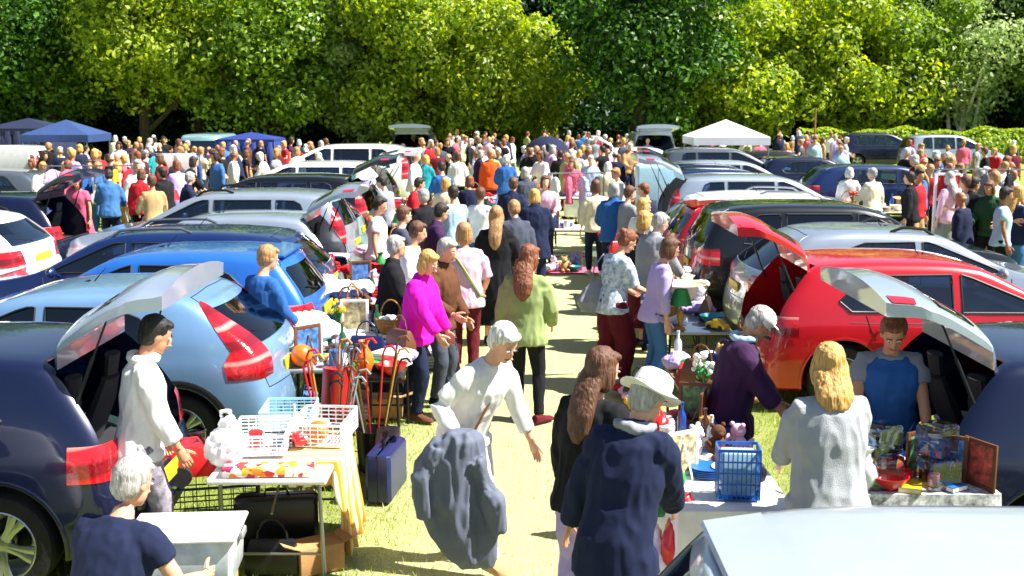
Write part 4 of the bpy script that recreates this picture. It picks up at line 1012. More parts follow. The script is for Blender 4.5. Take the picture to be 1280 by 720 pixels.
def crown_mesh(seed, w_, h, z0, n, leaf, lm, clumps=34):
    g = np.random.default_rng(seed); cen = []
    for i in range(clumps):
        v = g.normal(size=3); v /= np.linalg.norm(v); rr = g.uniform(.4, 1.0); q_ = 1 - .42 * max(0, -v[2])
        cen.append((v[0] * w_ / 2 * rr * q_, v[1] * w_ / 2 * rr * q_, z0 + h * .5 + v[2] * h / 2 * rr, g.uniform(.10, .24) * min(w_, h)))
    cen = np.array(cen); k = g.integers(0, clumps, n); d = g.normal(size=(n, 3)); d /= np.linalg.norm(d, axis=1)[:, None]
    rad = cen[k, 3] * (1 - .45 * g.random(n) ** 2) * (1 + .16 * np.sin(d[:, 0] * 7 + k) * np.cos(d[:, 1] * 6 + 2 * k))
    c = cen[k, :3] + d * rad[:, None] * np.array([1, 1, .82]); c[:, 2] = np.maximum(c[:, 2], z0 * .6)
    nr = d + g.normal(size=(n, 3)) * .55 + np.array([0, 0, .35]); nr /= np.linalg.norm(nr, axis=1)[:, None]
    a = np.cross(nr, g.normal(size=(n, 3))); a /= np.linalg.norm(a, axis=1)[:, None]; b = np.cross(nr, a)
    s = (leaf * g.uniform(.6, 1.35, n))[:, None]
    bend = nr * s * .25
    co = np.stack([c - a * s, c - b * s * .55 + bend, c + a * s, c + b * s * .55 + bend], 1).reshape(-1, 3)
    return np_mesh('crown', co, 4, [lm]), cen
TREES = {}
def tree(label, loc, kind, w_, h, z0, seed, group, bark=None, n=27000, leaf=.155, rz=0, stems=1, clumps=52):
    k = (kind, seed); bark = bark or BARK
    if k not in TREES:
        cm, cen = crown_mesh(seed, w_, h - z0, z0, n, leaf, LEAF[kind], clumps); g = random.Random(seed); t = MB()
        for s_ in range(stems):
            q = (s_ - (stems - 1) / 2) * .35; r0 = .035 * h / stems ** .5 * .8
            t.tube([(q, 0, -.1), (q * 1.3 + .03, 0, .3), (q * 2 + .15, .1, z0 * .7), (q * 3 + .1, .1, h * .5), (q * 3.4, .0, h * .8)], [r0 * 1.5, r0, r0 * .85, r0 * .5, r0 * .12], 10)
        for c in cen[:14]:
            st = Vector((g.uniform(-.1, .2), .1, g.uniform(z0 * .7, h * .5))); e = Vector(c[:3]); t.tube([st, lerp(st, e, .5) + Vector((0, 0, -.2)), e], [h * .012, h * .008, .02], 6)
        TREES[k] = (cm, t.mesh('trunk', [bark]))
    cm, tm = TREES[k]; r = empty('tree'); put(r, loc, rz); tag(r, label, 'tree', group)
    link('crown', cm, r); link('trunk', tm, r); return r
def grass_blades():
    g = np.random.default_rng(3); N = 75000
    y = 5 + 13 * g.random(N) ** 1.5; x = (g.random(N) - .5) * (y * .95 + 1) ; k = np.array([noise.noise(Vector((a * 1.4, b * 1.4, 0))) for a, b in zip(x, y)])
    path = np.abs(x - .18 - .03 * y); keep = (g.random(N) < np.clip((path - .25) * .8 + k * .8, .12, 1)); x, y, path = x[keep], y[keep], path[keep]; n = len(x)
    h = g.uniform(.018, .05, n) * np.clip(.45 + path * .35, .45, 1.2); a = g.random(n) * 6.28; ln = g.normal(size=(n, 2)) * .02; wd = .004
    b0 = np.stack([x - np.cos(a) * wd, y - np.sin(a) * wd, np.full(n, -.01)], 1); b1 = np.stack([x + np.cos(a) * wd, y + np.sin(a) * wd, np.full(n, -.01)], 1); t = np.stack([x + ln[:, 0], y + ln[:, 1], h], 1)
    co = np.stack([b0, b1, t], 1).reshape(-1, 3); mi = (g.random(n) < np.clip(1.3 - path * .7, .15, .8)).astype(int)
    me = np_mesh('grass', co, 3, [leaf_mat('grass_green', '#6f8c2c', '#a9b84e', .3), leaf_mat('grass_straw', '#b8ab68', '#e0d8a4', .25)], mi); o = link('grass', me); o['kind'] = 'stuff'; tag(o, 'short trodden grass growing across the field between the stalls', 'grass'); return o
# ---------------------------------------------------------------- light
w = bpy.data.worlds.new('World'); SC.world = w; w.use_nodes = True; nt = w.node_tree
SUN_EL, SUN_AZ = R(52), R(98)        # azimuth clockwise from +Y: the sun stands to the right, square to the view
sky = nt.nodes.new('ShaderNodeTexSky'); sky.sky_type = 'NISHITA'; sky.sun_disc = False; sky.sun_elevation = SUN_EL; sky.sun_rotation = SUN_AZ
sky.air_density = 1.0; sky.dust_density = .6
bg = nt.nodes['Background']; bg.inputs[1].default_value = .05; nt.links.new(sky.outputs[0], bg.inputs[0])
sun = bpy.data.lights.new('sun', 'SUN'); sun.energy = 5; sun.angle = R(.55); sun.color = (1, .955, .88)
so = link('sun', sun); dv = Vector((math.sin(SUN_AZ) * math.cos(SUN_EL), math.cos(SUN_AZ) * math.cos(SUN_EL), math.sin(SUN_EL)))
so.rotation_euler = dv.to_track_quat('Z', 'Y').to_euler(); so.location = (30, -10, 40)
vs = SC.view_settings; vs.view_transform = 'Standard'; vs.look = 'None'; vs.gamma = 1; vs.exposure = 1.42; vs.use_curve_mapping = False

# ================================================================ the place
ground(); grass_blades()
FOOT = []
def car_(key, label, D, px, color, left, **kw):
    r = car(key, label, None, D, color, left, px=px, **kw); x = r.location.x; S = SHAPES[key.split('_')[0]]
    FOOT.append((x - S['L'], x, D, D + S['W']) if left else (x, x + S['L'], D, D + S['W'])); return r
GL, GR = 'cars parked along the left of the aisle', 'cars parked along the right of the aisle'
OPN = dict(open_gate=True)
car_('hatch', 'white hatchback cut off by the bottom left corner, only its rear lamp in view', 3.95, -278, 'white', True, group=GL)
car_('hatch_wide', 'dark navy hatchback with raised tailgate in sky-reflection paint at the front of the left row', 6.6, 146, 'navy', True, group=GL, gate_color='gatesky', gate_angle=87, gate_lights=False, privacy=True, **OPN)
car_('crossover', 'light blue crossover with long red boomerang tail lamps and black wheel arches', 9.1, 338, 'lightblue', True, group=GL, dark_trim=True, lamp='boomerang', privacy=True, scale=.955)
car_('hatch_b', 'deep blue hatchback just behind the light blue crossover', 11.55, 392, 'blue', True, group=GL, lamp='block', privacy=True)
car_('estate_rails', 'dark navy estate with silver roof rails third behind the light blue crossover', 13.6, 402, 'dark_blue', True, group=GL, rails='steel')
car_('hatch_open', 'silver hatchback with its boot wide open beside the heaped clothes table', 15.6, 418, 'silver', True, group=GL, **OPN)
car_('suv_rails', 'pale grey off-roader with black roof rails in the left row', 17.6, 436, 'silver', True, group=GL, rails='black', lamp='tall')
car_('estate', 'pale teal estate with long side windows in the left row', 19.7, 446, 'teal', True, group=GL)
car_('suv_open', 'black off-roader with its tailgate up in the left row', 21.8, 462, 'black', True, group=GL, lamp='tall', gate_angle=86, **OPN)
car_('hatch', 'lilac hatchback behind the black off-roader', 23.9, 476, 'lilac', True, group=GL)
car_('mpv_open', 'white people carrier with its tailgate raised in the left row', 26.0, 486, 'white', True, group=GL, **OPN)
car_('hatch_b', 'grey hatchback in front of the tall white people carrier', 28.3, 494, 'grey', True, group=GL, lamp='block', privacy=True)
car_('mpv', 'tall white people carrier with long side glass at the far end of the left row', 33.0, 515, 'white', True, group=GL, lamp='tall', scale=1.1)
car_('hatch', 'white hatchback whose broad roof fills the bottom right corner', 2.75, 812, 'pearl', False, group=GR)
car_('hatch_wide', 'dark hatchback with raised tailgate in sky-reflection paint beside the man in the blue vest', 6.6, 1168, 'navy', False, group=GR, gate_color='gatesky', gate_angle=84, boot_dark=True, privacy=True, **OPN)
car_('hatch_open', 'bright red hatchback with its red tailgate raised', 10.9, 960, 'red', False, group=GR, **OPN)
car_('crossover_b', 'silver blue crossover with grey roof just behind the red hatchback', 13.1, 936, 'silver', False, group=GR, lamp='block', rails='black')
car_('suv_b', 'black off-roader with bulky rear bumper behind the silver blue crossover', 15.3, 872, 'black', False, group=GR, lamp='block', privacy=True)
car_('hatch_b', 'red hatchback squeezed behind the black off-roader', 17.5, 840, 'red', False, group=GR, lamp='block', privacy=True)
car_('estate_rails', 'white estate with roof rails in the right row', 19.7, 836, 'white', False, group=GR, rails='steel')
car_('suv_open', 'silver off-roader with open tailgate in the right row', 21.9, 832, 'silver', False, group=GR, lamp='tall', gate_angle=86, **OPN)
car_('estate', 'white estate without rails in the right row', 25.0, 836, 'white', False, group=GR)
car_('hatch', 'dark blue hatchback in the right row beyond the pale blue cabinet', 27.2, 830, 'dark_blue', False, group=GR)
car_('hatch_open', 'navy hatchback with open boot at the far end of the right row', 29.4, 818, 'navy', False, group=GR, **OPN)
car_('estate', 'silver estate at the far end of the right row', 31.8, 822, 'silver', False, group=GR)
car_('mpv', 'grey people carrier last but one in the right row', 34.4, 826, 'grey', False, group=GR, lamp='tall')
car_('suv_b', 'white off-roader last in the right row', 37.0, 830, 'white', False, group=GR, lamp='block', privacy=True)
GB = 'cars in the rows further back'
car_('hatch_open', 'navy hatchback with open boot at the left edge behind the pale grey roofs', 19.2, 72, 'navy', True, group=GB, **OPN)
car_('estate', 'white estate at the left edge beside the red and white goods', 15.9, 22, 'white', True, group=GB)
car_('estate', 'dark blue estate in the second row on the right', 29.5, 1010, 'dark_blue', False, group=GB)
car_('hatch', 'navy hatchback in the second row on the right', 34.0, 948, 'navy', False, group=GB)
car_('hatch_b', 'black hatchback near the white canopy', 38.5, 915, 'black', False, group=GB, lamp='block', privacy=True)
car_('mpv', 'navy people carrier parked below the bright hedge', 55, 1052, 'navy', False, group=GB, lamp='tall')
car_('mpv', 'silver blue people carrier at the far right below the hedge', 51, 1136, 'silver', False, group=GB, lamp='tall')
car_('van', 'pale teal van seen from behind beside the royal blue tent', 42, 240, 'teal', True, group=GB, rz=-90)
car_('van_open', 'blue van with its tailgate raised towards the camera at the edge of the trees', 45, 512, 'navy', True, group=GB, gate_color='gatesky', gate_angle=92, rz=-90, **OPN)
car_('van_open', 'silver van with raised tailgate left of the white canopy', 44, 822, 'silver', False, group=GB, gate_angle=92, rz=90, **OPN)
car_('hatch_open', 'white hatchback with open boot in front of the dark trees', 42, 752, 'white', False, group=GB, **OPN)
car_('estate', 'grey estate behind the open navy hatchback on the left', 27, 60, 'grey', True, group=GB)
car_('mpv', 'white people carrier at the left of the field near the blue gazebo', 37, 55, 'white', True, group=GB, lamp='tall')

# ---------------------------------------------------------------- trestle tables and goods
stripe = stripes('striped_cloth', '#f3ead2', '#ea9a12', 2.6, 'Y', '#f0c878')
def dots(name, cols, sc):
    m, nt, p = base_mat(name); p.inputs['Roughness'].default_value = .6; L = nt.links; tc = nd(nt, 'ShaderNodeTexCoord'); v = nd(nt, 'ShaderNodeTexVoronoi', i_Scale=sc); L.new(tc.outputs['Object'], v.inputs['Vector'])
    sp_ = nd(nt, 'ShaderNodeSeparateColor'); L.new(v.outputs['Color'], sp_.inputs[0]); r = nd(nt, 'ShaderNodeValToRGB'); r.color_ramp.interpolation = 'CONSTANT'; L.new(sp_.outputs[0], r.inputs[0])
    e = r.color_ramp.elements; e[0].color = lin(cols[0]); e[1].position = .3; e[1].color = lin(cols[1])
    for i, c in enumerate(cols[2:]): q = e.new(.45 + .15 * i); q.color = lin(c)
    L.new(r.outputs[0], p.inputs[0]); MATS[name] = m; return m
floral = dots('fruit_print', ['#f4efe6', '#d8342a', '#ec8a24', '#f2e9dc', '#b02458', '#f0c23a'], 22)
TL = 'on the table with the yellow striped cloth'
folding_table(-1.52, 7.4, .74, 1.3, .72, 'folding table with white crates and a yellow striped cloth over its end', CLOTH['white'], leg=M_STEEL)
drape(-1.32, 7.5, .36, .86, .725, (.68, .0, .0, .16), 'white and yellow striped cloth hanging off the table end beside the walkway', stripe, amp=.05, rz=R(3))
WCR = 'white openwork crates'
crate(.36, .5, .13, PLAST['white'], 'white openwork crate nearest the plastic bag ' + TL, (-1.68, 7.4, .74), R(4), group=WCR)
crate(.36, .5, .15, PLAST['white'], 'white openwork crate nearest the walkway ' + TL, (-1.3, 7.6, .74), R(-5), group=WCR)
crate(.36, .42, .13, PLAST['pale_blue'], 'pale blue openwork crate at the far end of the table with the striped cloth', (-1.6, 7.93, .74), R(2), group=WCR)
for i in range(7): good(['tin', 'mug', 'toycar', 'ball', 'bottle', 'bowl', 'book'][i], ['red', 'blue', 'red', 'orange', 'white', 'cream', 'black'][i], (-1.7 + .13 * (i % 4) + (.2 if i > 3 else 0), 7.3 + .16 * (i // 4) + .04 * i, .755), i, 'inside the white crates', .75)
m = MB().box((0, 0, .03), (.56, .16, .06), 0, 0, .01); o = m.obj('patterned_box', [floral]); put(o, (-1.52, 6.85, .725), R(2)); tag(o, 'long flat box printed with red and orange fruit along the near table edge', 'box')
rr = random.Random(5); fr = [('apple', 'red'), ('orange', 'orange'), ('lemon', 'yellow')]
m = MB().ell((0, 0, .13), (.13, 0, .02), (0, .10, 0), (0, 0, .13)).ell((.02, 0, .27), (.05, 0, 0), (0, .04, 0), (.01, 0, .06)).tube([(-.03, 0, .28), (-.02, 0, .36), (.03, 0, .37), (.05, 0, .29)], .012, 6)
me = remesh(m, .013, 2, .022, 14, 1, 3, ridge=.7); me.materials.append(mat('thin_plastic', '#f3f4f6', .35, var=.05)); o = link('plastic_bag', me); put(o, (-1.82, 6.98, .73)); tag(o, 'knotted white plastic bag beside the red toy car', 'bag')
# ride-on toy
t = empty('ride_on_toy'); put(t, (-2.12, 7.75, .0), R(12), 1.0); tag(t, 'large red ride-on toy car with silver bonnet standing on a crate near the wheel arch', 'toy car')
MB().loft([[(x, -w_, z0), (x, w_, z0), (x, w_ * 1.05, (z0 + z1) / 2), (x, w_ * .8, z1), (x, -w_ * .8, z1), (x, -w_ * 1.05, (z0 + z1) / 2)] for x, w_, z0, z1 in ((-.33, .10, .50, .58), (-.28, .15, .46, .66), (-.1, .16, .46, .67), (.0, .16, .46, .62), (.2, .15, .46, .62), (.3, .12, .48, .58), (.34, .07, .5, .55))]).obj('body', [PLAST['red']], t)
MB().box((.17, 0, .635), (.2, .2, .03), 0, 0, .01).obj('bonnet_panel', [PLAST['grey']], t); MB().tube([(-.02, 0, .62), (-.1, 0, .74)], .012).lathe([(.06, .0), (.075, .01), (.06, .02)], 16, c=(-.1, 0, .735)).obj('steering_wheel', [PLAST['black']], t)
for x in (-.2, .2):
    for q in (1, -1): MB().lathe([(0, -.03), (.07, -.03), (.075, 0), (.07, .03), (0, .03)], 18).xf(Matrix.Translation((x, q * .16, .47)) @ Matrix.Rotation(R(90), 4, 'X')).obj('wheel', [M_TYRE], t)
o = crate(.6, .36, .38, PLAST['navy'], 'navy plastic crate under the red ride-on toy', (-2.12, 7.75, 0), R(12))
# storage tub on a carton
o = root_mesh(MB().box((0, 0, .165), (.5, .36, .33), 0, 0, .006), 'cardboard_box', [M_CARD]); put(o, (-1.86, 6.2, 0), R(4)); tag(o, 'large closed brown carton under the translucent storage tub', 'box')
t = root_mesh(MB().box((0, 0, .14), (.56, .4, .28), 0, 0, .03, 1.06), 'storage_tub', [mat('frosted_plastic', '#cfd4da', .25, coat=.5, var=.2, vscale=9)]); put(t, (-1.86, 6.2, .335), R(4)); tag(t, 'frosted grey storage tub with a pale rim beside the seated man', 'storage tub')
MB().box((0, 0, .285), (.63, .46, .025), 0, 0, .01).obj('lid', [PLAST['white']], t); 
for q in (1, -1): MB().box((q * .315, 0, .25), (.03, .12, .05), 0, 0, .01).obj('clip', [PLAST['grey']], t)
for k, (nm, c, x, y, l) in enumerate((('suitcase', 'black', -1.6, 7.4, 'lying under the table with the striped cloth'), ('box', 'brown', -1.28, 7.1, 'under the near end of the table with the striped cloth'), ('handbag', 'black', -1.55, 7.0, 'on the grass under the near table edge'), ('suitcase', 'navy', -.98, 8.55, 'standing by the walkway behind the striped cloth'), ('suitcase', 'black', -1.0, 8.85, 'standing by the walkway near the walking sticks'))):
    good(nm, c, (x, y, 0), R([10, 30, 0, 82, 95][k]), l, group='luggage and cartons on the grass')
# walking sticks in an umbrella stand
def stick_stand(x, y, label, n=9, seed=1, bagc='red'):
    r_ = random.Random(seed); b = MB().lathe([(0, 0), (.13, 0), (.15, .35), (.14, .35), (.12, .02), (0, .02)], 18).obj('umbrella_stand', [PLAST['black']]); put(b, (x, y, 0)); tag(b, label, 'umbrella stand')
    for i in range(n):
        a = r_.random() * 6.28; l = r_.uniform(.85, 1.1); bx, by = .07 * math.cos(a), .07 * math.sin(a); tx, ty = bx * 3.2, by * 3.2
        m = MB().tube([(bx * .5, by * .5, .03), (tx, ty, l)], [.008, .010], 6).tube([(tx, ty, l), (tx + .02, ty, l + .05), (tx + .07, ty, l + .06), (tx + .1, ty, l + .02)], .011, 6)
        c = ['brown', 'black', 'red', 'gold', 'grey'][i % 5]; o = m.obj('walking_stick', [PLAST[c]]); put(o, (x, y, 0)); tag(o, c + ' walking stick standing in the %s' % ('nearer umbrella stand' if seed == 1 else 'farther umbrella stand'), 'walking stick', 'walking sticks in the umbrella stands')
stick_stand(-1.42, 8.75, 'black umbrella stand full of sticks behind the white crates', 10, 1); stick_stand(-1.15, 9.15, 'black umbrella stand full of sticks beside the black table', 9, 2)
# golf trolley bag
for i, (x, y, c) in enumerate(((-1.5, 9.25, 'red'),)):
    b = MB().tube([(0, 0, .04), (.02, .03, .45), (.05, .08, .82)], [.12, .13, .14], 12).obj('golf_bag', [PLAST[c]]); put(b, (x, y, 0)); tag(b, c + ' golf bag with club heads leaning beside the umbrella stands', 'golf bag')
    for k in range(6):
        a = k * 1.05; e = Vector((.05 + .09 * math.cos(a), .08 + .09 * math.sin(a), 1.0 + .04 * (k % 3))); MB().tube([(.05, .08, .7), e], .006, 5).ell(e, (.035, 0, .01), (0, .02, 0), (0, 0, .018), 8, 5).obj('golf_club', [M_STEEL], b)
LT = [(-1.17, 10.1, .46, 1.15, 'black topped table by the woman in magenta', M_DARKPL, 9), (-1.72, 10.3, .5, 1.0, 'grey table close to the crossover tail lamp', PLAST['grey'], 8), (-1.5, 12.1, .75, 1.5, 'white table in front of the deep blue hatchback', CLOTH['white'], 18), (-1.62, 14.2, .8, 1.5, 'cream table in front of the navy estate', CLOTH['cream'], 18),
      (-1.55, 16.3, .8, 1.6, 'brown table in front of the open silver hatchback', M_WOOD, 16), (-1.62, 18.5, .8, 1.5, 'white table in front of the pale grey off-roader', CLOTH['white'], 14), (-1.75, 20.6, .8, 1.5, 'grey table in front of the pale teal estate', PLAST['grey'], 12), (-1.85, 22.7, .8, 1.5, 'wooden table in front of the black off-roader', M_WOOD, 10), (-2.0, 25.0, .8, 1.5, 'white table in front of the lilac hatchback', PLAST['white'], 8)]
for cx, cy, lx, ly, nm, tm_, n in LT:
    folding_table(cx, cy, lx, ly, .70, nm + ' laid out with goods', tm_); spread(cx, cy, .705, lx, ly, int(n * 1.5), 'on the ' + nm)
for i, (cx, cy, nm) in enumerate(((-1.35, 11.1, 'on the grass before the white table'), (-1.0, 13.2, 'on the grass beside the cream table'), (-1.0, 15.2, 'on the grass beside the brown table'), (-1.1, 17.4, 'on the grass past the brown table'))):
    spread(cx, cy, .01, .5, .9, 6, nm, kinds=['box', 'heap', 'suitcase', 'shoes', 'basket', 'handbag', 'clothes', 'ball'], sc=1.1)
for i, (x, y, z, c, s_, l) in enumerate(((-1.95, 11.0, .72, 'white', 1.8, 'spilling over the blue hatchback bumper'), (-2.0, 13.3, .75, 'white', 1.9, 'piled against the navy estate'), (-1.9, 15.1, .7, 'red', 1.6, 'piled by the open silver boot'), (-1.85, 12.9, .76, 'navy', 1.2, 'on top of the white heap'), (-2.0, 17.0, .7, 'pink', 1.8, 'by the pale grey off-roader'))):
    good('heap', c, (x, y, z), i, l, s_, group='heaps of clothes beside the cars')
    folding_table(x, y, .5, .55, z - .02, 'small table under the %s clothes heap %s' % (c, l), PLAST['grey'])
# goods lying in the open boots
k = 0
for xb, yb_, z_, nm in ((-2.62, 16.5, .66, 'in the boot of the open silver hatchback'), (-2.95, 22.7, .66, 'in the boot of the black off-roader'), (-2.7, 26.9, .66, 'in the boot of the white people carrier'), (3.1, 11.8, .66, 'in the boot of the red hatchback'), (3.25, 7.5, .66, 'in the dark boot behind the glassware'), (3.4, 22.8, .66, 'in the boot of the silver off-roader')):
    for q in (-1, 0, 1):
        kd = ['box', 'heap', 'ball', 'handbag', 'basket', 'clothes'][(k * 5 + q) % 6]; good(kd, COLS[kd][k % len(COLS[kd])], (xb, yb_ + q * .42, z_), k + q, nm, 1.1); k += 1
for i, (x, y, z, c, s_) in enumerate(((-2.3, 11.3, 0, 'denim', 1.6), (-2.15, 14.6, 0, 'yellow', 1.7), (-2.1, 16.2, 0, 'navy', 1.7), (-2.25, 18.6, 0, 'green', 1.7), (2.55, 12.5, 0, 'red', 1.5), (2.75, 15.2, 0, 'black', 1.5))): good('heap', 'lilac' if c == 'green' else c, (x, y, z), i * 2, 'on the grass behind the ' + ['blue hatchback', 'navy estate', 'open silver hatchback', 'pale grey off-roader', 'silver blue crossover', 'black off-roader'][i], s_, group='heaps of clothes on the grass')
# right hand tables
WT = 'on the white clothed table with the blue basket'
folding_table(1.28, 7.2, .62, 1.9, .7, 'table under the white cloth with the blue basket', CLOTH['white']); drape(1.28, 7.2, .66, 1.95, .705, (.3, .2, .45, .45), 'white cloth over the table behind the woman in the navy coat', CLOTH['white'], amp=.02)
o = crate(.24, .17, .30, PLAST['blue'], 'blue openwork basket on the near end of the white cloth', (1.33, 6.45, .72), R(-4), n=9); MB().box((0, 0, .15), (.2, .13, .26), 0, 0, .01).obj('liner', [PLAST['pale_blue']], o)
spread(1.28, 7.45, .715, .58, 1.4, 30, WT, kinds=['toycar', 'bottle', 'mug', 'tin', 'teddy', 'bowl', 'book', 'frame', 'shoes', 'plates'], sc=.85)
for i, (x, y, z, c, s_, l) in enumerate(((.93, 6.72, .52, 'green', 1.15, 'hung high on the near table edge'), (1.0, 6.38, .3, 'red', 1.25, 'hung at the table corner beside the navy coat'), (.86, 6.42, .16, 'white', 1.1, 'standing lowest beside the navy coat'), (.98, 7.6, .7, 'red', .9, 'on the far left of the white clothed table'))):
    m = MB().ell((0, 0, .13), (.12, 0, .02), (0, .09, 0), (0, 0, .15)).ell((.03, 0, .3), (.045, 0, 0), (0, .035, 0), (.01, 0, .06)); me = remesh(m, .013, 2, .018, 14, .5, i * 3, ridge=.7); me.materials.append(PLAST[c]); o = link('plastic_bag', me); put(o, (x, y, z), i, s_); tag(o, 'puffed ' + c + ' plastic bag ' + l, 'bag', 'bags at the white clothed table')
folding_table(1.7, 9.7, .6, 1.5, .66, 'brown wooden table between the white cloth and the red hatchback', M_WOOD); spread(1.7, 9.7, .665, .55, 1.4, 14, 'on the brown wooden table by the red hatchback')
VT = 'on the table before the man in the blue vest'
folding_table(2.42, 6.72, .85, .6, .74, 'table of glassware before the man in the blue vest', CLOTH['white']); drape(2.42, 6.72, .88, .64, .745, (.2, .1, .3, .5), 'patterned cloth under the glassware in front of the blue vest', mat('cloth_mottled', '#cfc6cc', .8, var=.8, vscale=18), amp=.02)
spread(2.42, 6.72, .755, .82, .56, 26, VT, kinds=['bottle', 'bowl', 'tin', 'plates', 'mug', 'book', 'frame', 'vase'], sc=.85)
for i in range(4):
    b = root_mesh(MB().box((0, 0, .09 + .0), (.22, .18, .18), 0, 0, .015, .95), 'clear_box', [M_CLEAR]); put(b, (2.2 + (i % 2) * .34, 6.52 + (i // 2) * .05, .755 + (i // 2) * .19), R(i * 13)); tag(b, ['clear plastic box at the left end of the glassware table', 'clear plastic box at the right end of the glassware table', 'clear plastic box stacked on the left clear box', 'clear plastic box stacked on the right clear box'][i], 'box', 'clear boxes on the glassware table')
RT = [(1.95, 12.3, .7, 1.4, 'low table with baskets by the silver blue crossover', PLAST['grey'], 10), (2.1, 14.9, .7, 1.5, 'white table by the black off-roader', CLOTH['white'], 10), (1.85, 17.3, .7, 1.5, 'dark table by the squeezed red hatchback', M_DARKPL, 10), (1.9, 19.6, .7, 1.5, 'cream table by the white estate with rails', CLOTH['cream'], 10), (2.1, 22.0, .7, 1.5, 'wooden table by the open silver off-roader', M_WOOD, 10), (2.5, 25.5, .8, 1.5, 'grey table by the white estate without rails', PLAST['grey'], 8)]
for cx, cy, lx, ly, nm, tm_, n in RT:
    folding_table(cx, cy, lx, ly, .68, nm + ' laid out with goods', tm_); spread(cx, cy, .685, lx, ly, n, 'on the ' + nm)
o = good('bowl', 'cream', (2.0, 13.2, .72), 0, 'turned up beside the basket of oranges', 2.2); folding_table(2.0, 13.2, .5, .4, .7, 'small black stand under the big cream bowl', M_DARKPL)
spread(1.6, 8.5, .01, .5, .4, 4, 'on the grass before the wooden table', kinds=['basket', 'box', 'ball', 'shoes']); spread(1.3, 11.3, .01, .4, .8, 4, 'on the grass left of the low table', kinds=['box', 'heap', 'suitcase', 'handbag'])
# stall closing the end of the walkway
for k, (cx, cy, lx, ly, nm, n) in enumerate(((.75, 21.6, 1.5, .8, 'long table across the end of the walkway', 16), (.2, 24.6, 1.6, .8, 'second table across the end of the walkway', 12), (-1.2, 29, 1.6, .8, 'far table left of the walkway end', 8), (1.6, 29, 1.6, .8, 'far table right of the walkway end', 8))):
    folding_table(cx, cy, lx, ly, .72, nm + ' with goods on it', CLOTH['white']); spread(cx, cy, .725, lx, ly, n, 'on the ' + nm)
spread(.75, 20.75, .012, 1.5, .5, 18, 'on the ground sheet at the end of the walkway')
o = root_mesh(MB().box((.75, 20.75, .006), (1.8, .8, .008)), 'ground_sheet', [CLOTH['rose']]); tag(o, 'rose coloured sheet spread on the grass at the end of the walkway', 'sheet')
clothes_rail(1.35, 24.0, 1.2, R(10), 'steel clothes rail of dresses at the end of the walkway', [('white', 'dress'), ('rose', 'shirt'), ('pale_blue', 'dress'), ('navy', 'coat')], 'the rail at the end of the walkway')
p = at(115, 200, 1.6); clothes_rail(-9.2, 25.0, 2.0, R(5), 'steel clothes rail behind the pale grey roofs on the left', [('lilac', 'dress'), ('rose', 'blouse'), ('blue', 'coat'), ('denim', 'dress'), ('yellow', 'shirt'), ('red', 'coat')], 'the rail on the left of the field', 1.7)
clothes_rail(-9.6, 31.5, 2.0, R(0), 'clothes rail near the crowd on the left', [('pink', 'shirt'), ('teal', 'dress'), ('cream', 'coat'), ('red', 'dress')], 'the rail near the blue gazebo', 1.7)
clothes_rail(9.4, 22.6, 2.2, R(-3), 'white clothes rail on the right hung with dark coats', [('black', 'coat'), ('navy', 'coat'), ('grey', 'shirt'), ('black', 'dress'), ('charcoal', 'coat')], 'the rail on the right of the field', 1.75)
# red picture board on a white stand
t = empty('display_board'); put(t, (8.15, 21.3, 0), R(4)); tag(t, 'white display stand holding a square red picture on the right of the field', 'display stand')
MB().box((0, 0, 1.5), (.42, .03, .42), 0, 0, .004).obj('board', [PLAST['red']], t)
for q in (1, -1): MB().box((q * .24, 0, .87), (.05, .05, 1.74), 0, 0, .006).obj('post', [PLAST['white']], t); MB().box((0, 0, 1.5 + q * .235), (.42, .045, .05), 0, 0, .006).obj('crosspiece', [PLAST['white']], t)
MB().sph((0, -.02, 1.53), (.09, .012, .08), 14, 8).box((0, -.022, 1.37), (.24, .012, .04)).obj('picture', [PLAST['purple']], t)
# tall boards and boxes in the far crowd
def board(x, y, w_, h, z, m, label):
    t = empty('notice_board'); put(t, (x, y, 0)); tag(t, label, 'board'); MB().box((0, 0, z + h / 2), (w_, .04, h), 0, 0, .006).obj('panel', [m], t)
    for q in (1, -1): MB().tube([(q * (w_ / 2 - .05), .03, z + h), (q * (w_ / 2 - .05), .03, 0)], .02).obj('leg', [M_STEEL], t); MB().tube([(q * (w_ / 2 - .05), .03, z + h * .6), (q * (w_ / 2 - .05), .5, 0)], .015).obj('back_leg', [M_STEEL], t)
board(X(222, 29, 1), 29, 1.0, .9, .9, CLOTH['white'], 'white blank board standing in the crowd below the teal van')
board(X(20, 30, 1), 30, .8, .9, 1.0, CLOTH['white'], 'white upright board at the left edge near the blue gazebo')
t = empty('cabinet'); put(t, (3.05, 24.05, 0)); tag(t, 'pale blue upright cabinet between the parked cars on the right', 'cabinet'); MB().box((0, 0, .9), (.85, .55, 1.72), 0, 0, .03).obj('body', [PLAST['pale_blue']], t)
for q in (1, -1): MB().box((q * .205, -.285, .92), (.4, .02, 1.6), 0, 0, .006).obj('door', [PLAST['pale_blue']], t); MB().tube([(q * .04, -.31, .8), (q * .04, -.31, 1.05)], .01).obj('handle', [M_STEEL], t)
